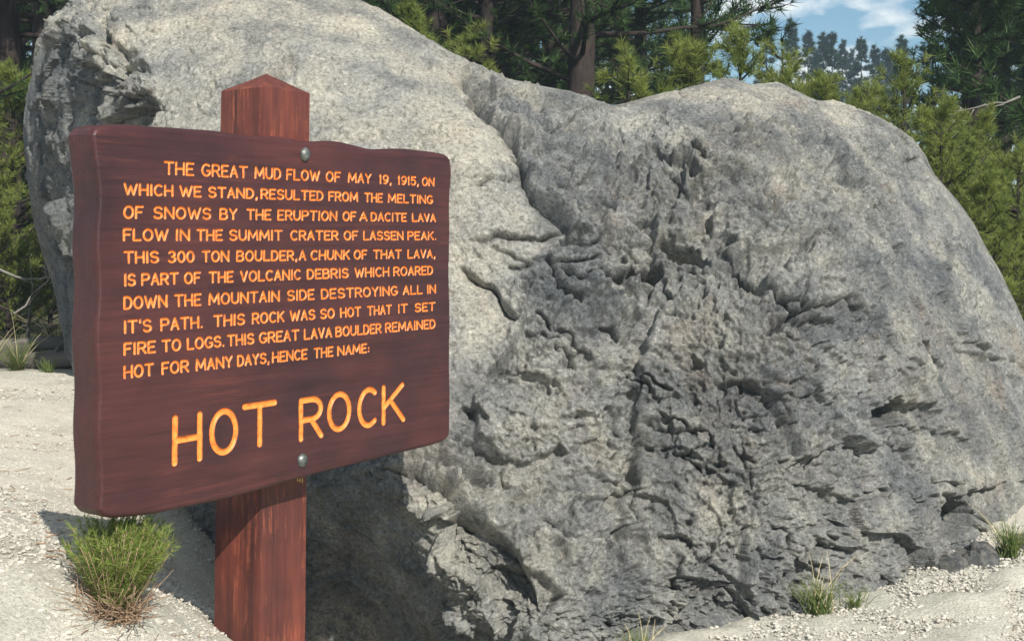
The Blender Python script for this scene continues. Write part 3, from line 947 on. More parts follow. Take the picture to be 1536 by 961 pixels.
def build_sign():
    base = P0 + U * .745 - NRM * (THICK + .095)
    gz = float(ground_z(np.array([base[0]]), np.array([base[1]]))[0])
    root = empty('information_sign', (base[0], base[1], gz), math.atan2(U[1], U[0]))
    tag(root, 'dark red brown wooden sign with routed orange lettering bolted to a square post', 'sign')
    # local axes of the root: x along the board, -y towards the reader, z up
    ox, oy = .745, THICK + .095                # root in board coordinates

    def loc(s, back, z):
        return np.stack([s - ox, back - oy, z - gz], -1)

    def B(pts):
        return [on_board(*p) for p in pts]
    top = B([(139, 202), (146, 190), (162, 186), (195, 186), (240, 190), (285, 193), (330, 196), (350, 200), (375, 204), (400, 203), (430, 205), (458, 213), (500, 210), (530, 216), (560, 225), (600, 222), (640, 226), (655, 228), (670, 231), (676, 239)])
    right = B([(675, 652), (677, 600), (675, 540), (677, 480), (675, 420), (677, 360), (676, 300), (679, 262), (676, 239)])
    bot = B([(149, 765), (160, 778), (195, 776), (240, 771), (280, 761), (330, 752), (370, 741), (420, 727), (470, 713), (520, 700), (570, 688), (620, 675), (650, 668), (668, 662), (675, 652)])
    left = B([(149, 765), (152, 715), (146, 650), (150, 580), (143, 505), (150, 430), (144, 365), (150, 300), (144, 245), (139, 202)])
    top, right, bot, left = [round_chain(c) for c in (top, right, bot, left)]
    NA, NB = 1000, 790
    S, A, Bq = coons(curve_fn(bot), curve_fn(top), curve_fn(left), curve_fn(right), np.linspace(0, 1, NA), np.linspace(0, 1, NB))
    X, Z = S[..., 0], S[..., 1]
    smin, smax = X.min(), X.max()
    zmin, zmax = Z.min(), Z.max()
    sd = np.full(X.shape, 1.0)                  # signed distance to the nearest stroke
    dep = np.zeros(X.shape)
    mg = .05
    for ax, az, bx, bz, hw, dd in strokes():
        i0 = max(0, int((min(ax, bx) - mg - smin) / (smax - smin) * NA))
        i1 = min(NA, int((max(ax, bx) + mg - smin) / (smax - smin) * NA) + 1)
        j0 = max(0, int((min(az, bz) - mg - zmin) / (zmax - zmin) * NB))
        j1 = min(NB, int((max(az, bz) + mg - zmin) / (zmax - zmin) * NB) + 1)
        x, z = X[j0:j1, i0:i1], Z[j0:j1, i0:i1]
        vx, vz = bx - ax, bz - az
        t = np.clip(((x - ax) * vx + (z - az) * vz) / (vx * vx + vz * vz + 1e-12), 0, 1)
        d = np.hypot(x - ax - t * vx, z - az - t * vz)
        s_ = sd[j0:j1, i0:i1]
        q = d - hw
        prof = dd * np.sqrt(np.clip(1 - (d / hw) ** 2, 0, 1))
        np.minimum(s_, q, out=s_)
        np.maximum(dep[j0:j1, i0:i1], prof, out=dep[j0:j1, i0:i1])
    W, H = smax - smin, zmax - zmin
    ed = np.minimum(np.minimum(A * W, (1 - A) * W), np.minimum(Bq * H, (1 - Bq) * H))
    R = .016
    k = np.clip(1 - ed / R, 0, 1)
    bev = R * (1 - np.sqrt(np.clip(1 - k * k, 0, 1)))
    P3 = np.stack([X.ravel() * 1.6, Z.ravel() * 1.6, X.ravel() * 0], 1)
    hew = (.0022 * fbm(P3 * 3.0, 2) + .0008 * fbm(P3 * np.array((1.5, 22, 1)), 3)).reshape(X.shape)
    back = bev + dep + hew
    V = loc(X.ravel(), back.ravel(), Z.ravel())
    i = np.arange(NB - 1)[:, None] * NA + np.arange(NA - 1)[None, :]
    Q = np.stack([i, i + 1, i + NA + 1, i + NA], -1).reshape(-1, 4)
    paint = np.clip(.5 - sd.ravel() / .0016, 0, 1)
    isl = (sd.ravel()[Q] < .0018).any(1)
    n0 = NA * NB
    # side walls and back
    loop = np.concatenate([np.arange(NA), np.arange(1, NB) * NA + NA - 1, (NB - 1) * NA + np.arange(NA - 2, -1, -1), np.arange(NB - 2, 0, -1) * NA])
    ls, lz, lb = X.ravel()[loop], Z.ravel()[loop], back.ravel()[loop]
    nl = len(loop)
    rings = []
    cs, cz = ls.mean(), lz.mean()
    depths = np.concatenate([np.linspace(.02, THICK - .012, 26), THICK - .012 + .012 * np.array((.5, .8, 1.0))])
    for dq in depths:
        sh = .002 * fbm(np.stack([ls * 5, lz * 5, np.full(nl, dq * 9)], 1), 3) - max(0, dq - (THICK - .012)) * .6
        dx, dz = ls - cs, lz - cz
        rr = np.hypot(dx / W, dz / H) + 1e-9
        rings.append(loc(ls + sh * dx / W / rr, np.maximum(lb, dq), lz + sh * dz / H / rr))
    allv = np.concatenate([V] + rings)
    idx = [loop] + [n0 + q * nl + np.arange(nl) for q in range(len(rings))]
    SQ = [np.stack([np.roll(p, -1), p, q, np.roll(q, -1)], 1) for p, q in zip(idx[:-1], idx[1:])]
    cen = loc(np.array([cs]), np.array([THICK]), np.array([cz]))
    allv = np.concatenate([allv, cen])
    T = np.stack([np.roll(idx[-1], -1), idx[-1], np.full(nl, len(allv) - 1)], 1)
    pall = np.zeros(len(allv), np.float32)
    pall[:n0] = paint

    def sub(name, faces, parent):
        used, inv = np.unique(np.concatenate([f.ravel() for f in faces]), return_inverse=True)
        out_, c0 = [], 0
        for f in faces:
            out_.append(inv[c0:c0 + f.size].reshape(f.shape))
            c0 += f.size
        me = make_mesh(name, allv[used], out_)
        at = me.attributes.new('paint', 'FLOAT', 'POINT')
        at.data.foreach_set('value', pall[used])
        return link(name, me, M_BOARD, parent)
    board = sub('board', [np.concatenate([Q[~isl]] + SQ), T], root)
    LQ = Q[isl]
    qs, qz = X.ravel()[LQ[:, 0]], Z.ravel()[LQ[:, 0]]
    zcut = on_board(262, 600)[1] + .0 * qs
    scut = on_board(430, 640)[0]
    low = qz < np.interp(qs, [on_board(262, 595)[0], on_board(605, 555)[0]], [on_board(262, 595)[1], on_board(605, 555)[1]])
    sub('inscription_lettering', [LQ[~low]], board)
    sub('title_lettering', [LQ[low & (qs < scut)]], board)
    sub('title_lettering', [LQ[low & (qs >= scut)]], board)
    # ---- post with a four-sided point
    sp = Soup()
    w = .098
    zt, zp = 1.905 - gz, 1.965 - gz
    prof = [(-1, -1), (1, -1), (1, 1), (-1, 1)]
    ch = .24
    ring2 = []
    for q in range(4):
        x0, y0 = prof[q]
        x1, y1 = prof[(q + 1) % 4]
        xp, yp = prof[q - 1]
        ring2.append((x0 + (xp - x0) * ch / 2, y0 + (yp - y0) * ch / 2))
        ring2.append((x0 + (x1 - x0) * ch / 10, y0 + (y1 - y0) * ch / 10))
        for f in np.linspace(.12, .88, 8):
            ring2.append((x0 + (x1 - x0) * f, y0 + (y1 - y0) * f))
    ring2 = np.array(ring2)
    zs = np.concatenate([np.linspace(-.5, zt - .01, 70), [zt]])
    vs = []
    for z in zs:
        lean = .028 * (z / 1.9 - .5)
        rr = ring2 * w * (1.03 - .03 * z / 1.9)
        R3 = np.column_stack([rr[:, 0] + lean, rr[:, 1] * 1.0, np.full(len(rr), z)])
        nz = .0036 * fbm(R3 * np.array((9, 9, 1.6)), 3)
        R3[:, :2] += nz[:, None] * np.sign(ring2)
        R3[:, 1] = np.maximum(R3[:, 1], -.0945) if z > .6 else R3[:, 1]
        vs.append(R3)
    for f in (.985, .66, .33, .05):
        R3 = vs[len(zs) - 1].copy()
        R3[:, :2] = (R3[:, :2] - [.014, 0]) * f + [.014, 0]
        R3[:, 2] = zt + (zp - zt) * (1 - f) + .003 * vnoise(R3 * 30)
        vs.append(R3)
    m = len(ring2)
    pv = np.concatenate(vs + [[np.array((.014, 0, zp))]])
    nr = len(vs)
    ii = np.arange(nr - 1)[:, None] * m
    jj = np.arange(m)[None, :]
    PQ = np.stack([ii + jj, ii + (jj + 1) % m, ii + m + (jj + 1) % m, ii + m + jj], -1).reshape(-1, 4)
    PT = [((nr - 1) * m + q, (nr - 1) * m + (q + 1) % m, len(pv) - 1) for q in range(m)]
    sp.add(pv, PT, PQ)
    link('post', sp.mesh('post', False), M_POST, root)
    # ---- two carriage bolts
    for (px, py, nick) in ((457, 232, 0.3), (453, 690, 1.7)):
        s, z = on_board(px, py)
        rp = [(0, .014), (.006, .0135), (.011, .0115), (.0155, .008), (.0185, .004), (.0195, .001), (.0195, -.004)]
        nseg = 28
        v = []
        for r_, h_ in rp[1:]:
            for q in range(nseg):
                th = 2 * math.pi * q / nseg
                rj = r_ * (1 + .05 * math.sin(2 * th + nick) + .02 * math.sin(5 * th))
                v.append((s + rj * math.cos(th) - ox, -h_ - .001 - oy, z + 1.15 * rj * math.sin(th) - gz))
        v.append((s - ox, -rp[0][1] - oy, z - gz))
        nb = len(rp) - 1
        q4 = [(a_ * nseg + q, a_ * nseg + (q + 1) % nseg, (a_ + 1) * nseg + (q + 1) % nseg, (a_ + 1) * nseg + q) for a_ in range(nb - 1) for q in range(nseg)]
        t3 = [(len(v) - 1, (q + 1) % nseg, q) for q in range(nseg)]
        sb = Soup()
        sb.add(np.array(v), t3, q4)
        link('bolt', sb.mesh('bolt'), M_BOLT, board)
    # ---- small paint runs on the post under the board
    ds = Soup()
    for sx, z0_, z1_ in ((.795, .70, .683), (.806, .695, .678), (.816, .693, .676), (.801, .688, .683)):
        z0_, z1_ = z0_ - .0, z1_ - .0
        ds.tube([(sx - ox, -.0985, z0_ - gz), (sx - ox + .002, -.0985, (z0_ + z1_) / 2 - gz), (sx - ox + .001, -.0985, z1_ - gz)], [.0012, .0022, .0014], 6)
    link('paint_drips', ds.mesh('paint_drips'), M_DRIP, root)


build_sign()


# ------------------------------------------------------------------ conifers
def needles(tp, ta, L, W, n, rng, spread=(.35, 1.25)):
    """n narrow needle blades around every tuft position tp with axis ta"""
    k = len(tp)
    tp = np.repeat(tp, n, 0)
    ta = np.repeat(ta, n, 0)
    rv = rng.normal(0, 1, tp.shape)
    rv -= (rv * ta).sum(1)[:, None] * ta
    rv /= np.linalg.norm(rv, axis=1)[:, None] + 1e-9
    ang = rng.uniform(spread[0], spread[1], len(tp))[:, None]
    d = np.cos(ang) * ta + np.sin(ang) * rv
    side = np.cross(d, rng.normal(0, 1, tp.shape))
    side /= np.linalg.norm(side, axis=1)[:, None] + 1e-9
    l = L * rng.uniform(.65, 1.15, len(tp))[:, None]
    st = tp + ta * rng.uniform(-.35, .35, len(tp))[:, None] * L
    V = np.stack([st - side * W / 2, st + side * W / 2, st + d * l], 1).reshape(-1, 3)
    T = np.arange(len(V)).reshape(-1, 3)
    return V, T


def conifer(seed, h, r0, z0, nbr, blen, profile, L=.15, W=.012, nn=18, elev=(.0, .5), curl=.35, dead=0, shoots=6, step=.16, leader=True):
    """returns trunk mesh (with limbs) and crown mesh; profile(f) scales the branch length at relative height f"""
    rng = np.random.default_rng(seed)
    wood, tips, axes = Soup(), [], []
    zs = np.linspace(-.3, h, 14)
    bend = np.cumsum(rng.normal(0, .012 * h / 10, (14, 2)), axis=0)
    bend -= bend[0]
    tr = np.column_stack([bend, zs])
    wood.tube(tr, r0 * np.clip(1.08 - zs / h, .04, 1.1), 10)

    def at(z):
        return np.array([np.interp(z, zs, tr[:, 0]), np.interp(z, zs, tr[:, 1]), z])
    for q in range(nbr + dead):
        isdead = q >= nbr
        f = rng.random() ** .8 if not isdead else 0
        z = z0 + (h - z0) * f if not isdead else rng.uniform(.12, 1.0) * max(z0, 1.2)
        az = q * 2.39996 + rng.normal(0, .4)
        ln = blen * (profile(f) if not isdead else .6) * rng.uniform(.65, 1.15)
        if ln < .12:
            continue
        el = rng.uniform(*elev) if not isdead else rng.uniform(-.35, .2)
        d = np.array([math.cos(az) * math.cos(el), math.sin(az) * math.cos(el), math.sin(el)])
        n = 7
        u = np.linspace(0, 1, n)
        base = at(z)
        pts = base + d * ln * u[:, None]
        pts[:, 2] += (curl * u ** 2 - .15 * u) * ln * .6
        pts += np.cumsum(rng.normal(0, .02 * ln, (n, 3)), 0) * u[:, None]
        rb = min(r0 * .4, .010 + .012 * ln)
        wood.tube(pts, rb * (1.05 - .9 * u), 5)
        subs = [] if isdead else [(pts, .35)]
        ns = shoots if not isdead else 3
        for s_ in range(int(max(2, ns * ln / blen))):
            us = rng.uniform(.25, .95)
            b = np.array([np.interp(us, u, pts[:, c]) for c in range(3)])
            sd = d + rng.normal(0, .65, 3) * np.array((1, 1, .6))
            sd /= np.linalg.norm(sd)
            sl_ = ln * rng.uniform(.22, .42) * (1.15 - .5 * us)
            uu = np.linspace(0, 1, 4)
            p2 = b + sd * sl_ * uu[:, None]
            p2[:, 2] += curl * .5 * uu ** 2 * sl_
            wood.tube(p2, .45 * rb * (1 - .8 * uu), 4)
            if not isdead:
                subs.append((p2, .15))
        for pp, u0 in subs:
            tot = np.linalg.norm(np.diff(pp, axis=0), axis=1).sum()
            k = max(2, int(tot * (1 - u0) / step))
            for uq in np.linspace(u0, 1, k):
                x = uq * (len(pp) - 1)
                i0 = min(int(x), len(pp) - 2)
                p = pp[i0] + (pp[i0 + 1] - pp[i0]) * (x - i0)
                t_ = pp[i0 + 1] - pp[i0]
                t_ = t_ / (np.linalg.norm(t_) + 1e-9) + np.array((0, 0, .35)) + rng.normal(0, .25, 3)
                tips.append(p + rng.normal(0, .02, 3))
                axes.append(t_ / np.linalg.norm(t_))
    if leader:
        for z in np.linspace(h * .9, h, 6):
            tips.append(at(z))
            axes.append(np.array((0, 0, 1.0)))
    V, T = needles(np.array(tips), np.array(axes), L, W, nn, rng)
    cs = Soup()
    cs.add(V, T)
    return wood.mesh('trunk'), cs.mesh('crown', False)


def conifer_thing(name, meshes, mats, loc, rz, sc=1.0):
    r = empty(name, loc, rz, sc)
    link('trunk', meshes[0], mats[0], r)
    link('crown', meshes[1], mats[1], r)
    return r


def gpos(px, Y):
    x = (px - 768) / FPX * Y
    return (x, Y, float(ground_z(np.array([x]), np.array([Y]))[0]) - .03)


def cone(f):
    return (1 - f) ** .8 + .06


def openp(f):
    return (.75 + .5 * f) * (1 - f ** 3) + .05


TALL = [conifer(11 + k, 13, .17, zb, 120, 2.5, openp, .15, .011, 28, (-.15, .45), .4, dead) for k, (zb, dead) in enumerate(((2.2, 14), (1.0, 8), (1.5, 10)))]
TALL.append(conifer(17, 13, .10, .9, 130, 1.15, openp, .16, .014, 22, (-.1, .5), .4, 5))
YOUNG = [conifer(31 + k, 3.2, .06, .15, 70, 1.15, cone, .105, .0072, 32, (.15, .75), .6, 0, 8, .105) for k in range(3)]
MIDT = [conifer(51 + k, 15, .19, .8, 110, 2.9, openp, .26, .035, 14, (-.2, .4), .3, 6, 6, .30) for k in range(2)]
SPIRE = [conifer(71 + k, 20, .22, 1.0, 150, 2.6, cone, .40, .06, 18, (-.45, .05), .1, 0, 6, .36) for k in range(2)]

tall_specs = [  # px, distance, mesh, turn, scale, label
    (868, 13.0, 0, .3, 1.0, 'tall pine with a dark bare trunk rising behind the dip in the boulder'),
    (655, 15.0, 1, 1.9, 1.0, 'dark pine directly behind the pale sloping shoulder of the boulder'),
    (765, 18.0, 2, 4.0, 1.1, 'pine with drooping dead limbs between the pale shoulder and the bare trunked pine'),
    (1040, 15.5, 3, 3.1, 1.1, 'dark full crowned pine to the left of the patch of open sky'),
    (965, 19.0, 3, .4, 1.2, 'pine half hidden behind the bright young pines above the dip in the boulder'),
    (1452, 13.0, 3, 2.2, .95, 'tall thin trunked pine to the right of the patch of open sky'),
    (1590, 11.5, 3, 5.0, 1.1, 'dark dense pine at the right edge of the picture behind the boulder'),
    (1730, 15.0, 2, 1.0, 1.0, 'pine just past the right edge beyond the dark dense pine'),
    (5, 12.0, 1, .8, .9, 'dark pine at the left edge beyond the sunny clearing'),
    (-85, 10.5, 2, 2.6, .85, 'pine with low dead limbs at the far left by the fallen logs'),
    (70, 15.0, 1, 4.4, 1.0, 'pine peeping past the shaded left flank of the boulder'),
    (735, 14.5, 1, 2.7, .8, 'dense dark pine just behind the long crack at the rim of the boulder'),
    (822, 16.5, 1, .9, .85, 'dense dark pine to the left of the bare dark trunk'),
    (545, 19.0, 0, 5.2, 1.1, 'pine deep behind the top of the pale slab'),
]
for px, Y, k, rz, sc, lab in tall_specs:
    o = conifer_thing('pine_tree', TALL[k], (M_BARK, M_NEEDLE), gpos(px, Y), rz, sc)
    tag(o, lab, 'pine tree', 'tall pines behind the boulder')

for px, Y, rz, sc in ((1400, 26, 1, .50), (1445, 19, 2, 1.1), (1500, 17, 3, 1.1), (1545, 20, 4, 1.2), (1600, 16.5, 5, 1.1), (1475, 24, .5, 1.2), (1530, 27, 2.5, 1.3), (1650, 20, 1.2, 1.2)):
    o = conifer_thing('pine_tree', TALL[3], (M_BARK, M_NEEDLE), gpos(px, Y), rz, sc)
    tag(o, 'dark slender pine in the thicket behind the right slope of the boulder', 'pine tree', 'slender pines at the right')
young_specs = [  # px, distance, photo row of its tip
    (940, 9.6, 72, 'bright young pine filling the dip between the two humps of the boulder'),
    (1035, 10.2, 58, 'young pine just right of the dip, above the right hump'),
    (1110, 10.6, 40, 'taller young pine above the highest point of the right hump'),
    (1175, 11.0, 66, 'young pine at the left foot of the open sky'),
    (1240, 10.0, 112, 'low young pine below the open sky on its left'),
    (1300, 9.8, 124, 'low young pine below the middle of the open sky'),
    (1360, 10.4, 78, 'young pine with pointed tip at the right foot of the open sky'),
    (1412, 9.0, 150, 'bushy young pine beside the right shoulder of the boulder'),
    (1470, 9.4, 165, 'bushy young pine in front of the thin trunked pine'),
    (1530, 8.6, 215, 'bushy young pine at the right edge of the picture'),
    (1478, 7.9, 262, 'small bright pine hugging the right slope of the boulder'),
    (615, 11.0, 8, 'yellow green young pine behind the rim of the pale slab'),
    (700, 12.0, 40, 'young pine behind the long crack at the rim of the boulder'),
    (20, 10.4, 100, 'young pine at the left edge beside the shaded flank of the boulder'),
    (-40, 9.8, 200, 'low young pine at the left edge above the fallen logs'),
    (75, 11.2, 300, 'small scrubby pine between the fallen logs and the boulder'),
    (1425, 11.5, 190, 'young pine in the second row behind the right shoulder of the boulder'),
    (1500, 11.0, 235, 'young pine in the second row behind the right slope of the boulder'),
    (1560, 10.2, 250, 'young pine cut by the right edge of the picture'),
    (1512, 8.8, 330, 'low scrubby pine at the right edge near the ground'),
    (12, 9.9, 330, 'small scrubby pine behind the fallen logs at the left edge'),
]
for k, (px, Y, tip, lab) in enumerate(young_specs):
    g = gpos(px, Y)
    h = EYE + (HORIZ - tip) / FPX * Y - g[2]
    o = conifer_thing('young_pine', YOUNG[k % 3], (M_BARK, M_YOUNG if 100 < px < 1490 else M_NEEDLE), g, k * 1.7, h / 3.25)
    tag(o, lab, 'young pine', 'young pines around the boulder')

rr = random.Random(5)
first = None
for k in range(46):
    row = k % 3
    Y = (22, 30, 40)[row] + rr.uniform(-2, 2)
    px = -260 + (k // 3) * 138 + row * 46 + rr.uniform(-18, 18)
    mgn = 3.2 / Y * FPX
    if 1165 - mgn < px < 1345 + mgn:
        continue
    if first is None:
        first = conifer_thing('forest_pine', MIDT[0], (M_BARK, M_NEEDLE), gpos(px, Y), rr.uniform(0, 6), rr.uniform(.85, 1.1))
        second = conifer_thing('forest_pine', MIDT[1], (M_BARK, M_NEEDLE), gpos(px + 60, Y + 3), rr.uniform(0, 6), rr.uniform(.85, 1.1))
        o = first
        tag(second, 'dark pine in the forest belt well behind the boulder', 'pine tree', 'pines of the forest belt')
    else:
        o = dup(first if k % 2 else second, gpos(px, Y), rr.uniform(0, 6), rr.uniform(.8, 1.1))
    tag(o, 'dark pine in the forest belt well behind the boulder', 'pine tree', 'pines of the forest belt')

far_specs = [(1150, 66, 40), (1186, 70, 26), (1212, 74, 44), (1234, 72, 46), (1248, 69, 46), (1265, 78, 58), (1292, 72, 54), (1312, 76, 66), (1328, 80, 70), (1352, 72, 50), (1222, 90, 70), (1278, 92, 72), (1338, 90, 78)]
for k, (px, Y, tip) in enumerate(far_specs):
    g = gpos(px, Y)
    h = EYE + (HORIZ - tip) / FPX * Y - g[2]
    o = conifer_thing('distant_conifer', SPIRE[k % 2], (M_BARK, M_FAR), g, k * 2.1, h / 20.3)
    tag(o, 'small bluish spire shaped conifer far off under the open sky', 'conifer', 'distant conifers under the open sky')


# ------------------------------------------------------------------ clearing edge on the left: logs and dead branches
def log_mesh(p0, p1, r, seed):
    rng = np.random.default_rng(seed)
    n = 14
    u = np.linspace(0, 1, n)
    pts = np.array(p0) + (np.array(p1) - np.array(p0)) * u[:, None]
    pts[:, 2] += .03 * np.sin(u * 5 + seed)
    s = Soup()
    s.tube(pts, r * (1 - .3 * u) * (1 + .08 * rng.normal(0, 1, n)), 14)
    for q in range(4):
        x = rng.integers(2, n - 2)
        d = rng.normal(0, 1, 3) * np.array((.4, .5, .6)) + np.array((0, -.1, .4))
        s.tube([pts[x], pts[x] + d * .12, pts[x] + d * .25], [.02, .015, .008], 6)
    return s.mesh('fallen_log')


for q, (xa, ya, xb, yb, r, lab) in enumerate((
        (-4.9, 8.7, -2.6, 8.5, .075, 'long grey weathered log lying along the edge of the clearing'),
        (-4.6, 9.3, -2.9, 9.6, .10, 'thicker dark log lying behind the long grey one'),
        (-3.6, 9.0, -2.7, 8.8, .05, 'short thin log end lying against the boulder side of the log pile'))):
    za = float(ground_z(np.array([xa]), np.array([ya]))[0]) + r * .75
    zb = float(ground_z(np.array([xb]), np.array([yb]))[0]) + r * .65
    o = link('fallen_log', log_mesh((xa, ya, za), (xb, yb, zb), r, q + 3), M_LOG)
    tag(o, lab, 'log')

rng = np.random.default_rng(77)


def dead_branch(root, direc, ln, seed):
    g = np.random.default_rng(seed)
    s = Soup()
    u = np.linspace(0, 1, 9)
    d = np.array(direc) / np.linalg.norm(direc)
    pts = np.array(root) + d * ln * u[:, None] + np.cumsum(g.normal(0, .03 * ln, (9, 3)), 0)
    pts[0] = root
    s.tube(pts, .010 * (1.1 - u), 6)
    for q in range(7):
        x = g.integers(1, 8)
        d2 = d + g.normal(0, .7, 3)
        l2 = ln * g.uniform(.2, .5)
        p2 = pts[x] + d2 * l2 * np.linspace(0, 1, 5)[:, None] + np.cumsum(g.normal(0, .03 * l2, (5, 3)), 0)
        s.tube(p2, .0055 * (1.1 - np.linspace(0, 1, 5)), 5)
    return s.mesh('dead_branch')


for q, (px, py, Y, d, ln, lab) in enumerate((
        (-10, 400, 9.3, (1, .2, -.15), .8, 'pale dead branch arching low at the left edge'),
        (20, 470, 9.1, (.5, .1, .6), .6, 'pale dead branch sticking up behind the logs'),
        (1530, 145, 10.2, (-1, .1, -.1), .7, 'grey dead branch among the green pines at upper right'))):
    o = link('dead_branch', dead_branch(world_at(px, py, Y), d, ln, q + 21), M_TWIG)
    tag(o, lab, 'branch')


# ------------------------------------------------------------------ air
def haze():
    x, y0, y1, z0, z1 = 760, -320, 960, -7, 27
    V = [(-x, y0, z0), (x, y0, z0), (x, y1, z0), (-x, y1, z0), (-x, y0, z1), (x, y0, z1), (x, y1, z1), (-x, y1, z1)]
    F = np.array([(0, 3, 2, 1), (4, 5, 6, 7), (0, 1, 5, 4), (1, 2, 6, 5), (2, 3, 7, 6), (3, 0, 4, 7)])
    m = bpy.data.materials.new('haze')
    m.use_nodes = True
    t = m.node_tree
    t.nodes.clear()
    o_ = t.nodes.new('ShaderNodeOutputMaterial')
    v = t.nodes.new('ShaderNodeVolumePrincipled')
    v.inputs['Color'].default_value = (.62, .80, .96, 1)
    v.inputs['Density'].default_value = .0021
    t.links.new(v.outputs[0], o_.inputs['Volume'])
    o = link('haze', make_mesh('haze', V, F, False), m)
    o['kind'] = 'stuff'
    tag(o, 'pale blue summer haze thickening towards the far conifers', 'haze')


haze()

# ------------------------------------------------------------------ small plants
def bush():
    c = gpos(170, 3.2)
    x0, y0, z0 = c[0], c[1], c[2] + .02
    root = empty('rabbitbrush', (x0, y0, z0), 0, .86)
    tag(root, 'rounded green bush with dry brown stems under the lower left corner of the sign', 'bush')
    g = np.random.default_rng(3)
    tips, axes = [], []
    st, dr = Soup(), Soup()
    for q in range(230):
        az = g.uniform(0, 2 * math.pi)
        lean = g.uniform(0, 1.05) ** .8
        d = np.array((math.cos(az) * lean * 1.0 + .22, math.sin(az) * lean, 1.15))
        d /= np.linalg.norm(d)
        ln = g.uniform(.19, .285)
        u = np.linspace(0, 1, 5)
        pts = g.normal(0, .015, 3) * np.array((1, 1, 0)) + d * ln * u[:, None]
        pts[:, 2] += .03 * u ** 2
        st.tube(pts, .0022 * (1.1 - .6 * u), 4)
        for uq in np.linspace(.22, 1, 11):
            tips.append(pts[0] + (pts[-1] - pts[0]) * uq)
            axes.append(d + g.normal(0, .3, 3))
    axes = np.array(axes)
    axes /= np.linalg.norm(axes, axis=1)[:, None]
    V, T = needles(np.array(tips), axes, .034, .0028, 10, g, (.2, 1.0))
    cs = Soup()
    cs.add(V, T)
    link('foliage', cs.mesh('foliage', False), M_BUSH, root)
    link('stem', st.mesh('stem'), M_DRY, root)
    for q in range(380):
        az = g.uniform(0, 2 * math.pi)
        d = np.array((math.cos(az) * .9 - .5, math.sin(az) * .7 - .45, g.uniform(-.02, 1.0)))
        d /= np.linalg.norm(d)
        ln = g.uniform(.08, .22)
        u = np.linspace(0, 1, 5)
        pts = g.normal(0, .03, 3) * np.array((1.5, 1, .3)) + d * ln * u[:, None] + np.cumsum(g.normal(0, .006, (5, 3)), 0)
        pts[:, 2] = np.maximum(pts[:, 2], -.005)
        dr.tube(pts, .0021 * (1.2 - .8 * u), 4)
    link('dry_stems', dr.mesh('dry_stems'), M_DRY, root)


bush()


def tuft(px, Y, h, n, seed, lab, straw=0, spread=.5):
    g = np.random.default_rng(seed)
    root = empty('grass_tuft', gpos(px, Y))
    tag(root, lab, 'grass tuft')

    def blades(k, hh):
        s = Soup()
        for q in range(k):
            az = g.uniform(0, 2 * math.pi)
            d = np.array((math.cos(az) * g.uniform(0, spread), math.sin(az) * g.uniform(0, spread), 1))
            d /= np.linalg.norm(d)
            u = np.linspace(0, 1, 5)
            ln = hh * g.uniform(.5, 1.1)
            pts = g.normal(0, .018, 3) * np.array((1, 1, 0)) + d * ln * u[:, None]
            pts[:, :2] += d[:2] * (u ** 2)[:, None] * ln * .5
            pts[:, 2] -= .18 * ln * u ** 3
            pts[:, 2] += .02
            s.tube(pts, .0022 * (1.1 - u) + .0003, 3)
        return s
    link('blades', blades(n, h).mesh('blades'), M_GRASS, root)
    if straw:
        link('dry_stalk', blades(straw, h * 1.5).mesh('dry_stalk'), M_STRAW, root)


tuft(962, 4.36, .16, 110, 1, 'yellow green grass tuft at the foot of the seam in the boulder', 8)
tuft(1228, 4.80, .20, 130, 2, 'grass tuft with tall pale stalks against the base of the boulder', 12)
tuft(1283, 4.86, .13, 40, 4, 'sparse grass blades right of the tuft with pale stalks', 0)
tuft(1515, 5.35, .22, 150, 5, 'green grassy clump at the right edge where the boulder meets the gravel', 6)
tuft(25, 8.45, .34, 90, 7, 'low brush growing in front of the fallen logs', 6, .9)
tuft(-15, 8.3, .30, 80, 8, 'low brush at the left end of the fallen logs', 6, .9)
tuft(88, 9.7, .40, 90, 9, 'dry brush between the logs and the shaded flank of the boulder', 30, .9)
tuft(72, 8.2, .14, 60, 6, 'small dark tuft in the clearing beside the fallen logs', 0)


# ------------------------------------------------------------------ stones and gravel
def stone_mesh(seed, squash=.7):
    g = np.random.default_rng(seed)
    import bmesh
    bm = bmesh.new()
    bmesh.ops.create_icosphere(bm, subdivisions=3, radius=1)
    co = np.array([v.co[:] for v in bm.verts])
    sc = np.array((1, g.uniform(.65, .9), squash))
    f = facets(co * 1.1 + seed, seed)
    r = 1 + .16 * np.clip(f, -1.5, 1.5) + .12 * fbm(co * 1.6 + seed, 2)
    co = co * r[:, None] * sc
    for v, c in zip(bm.verts, co):
        v.co = c
    me = bpy.data.meshes.new('stone')
    bm.to_mesh(me)
    bm.free()
    for p in me.polygons:
        p.use_smooth = False
    me.materials.append(M_STONE)
    return me


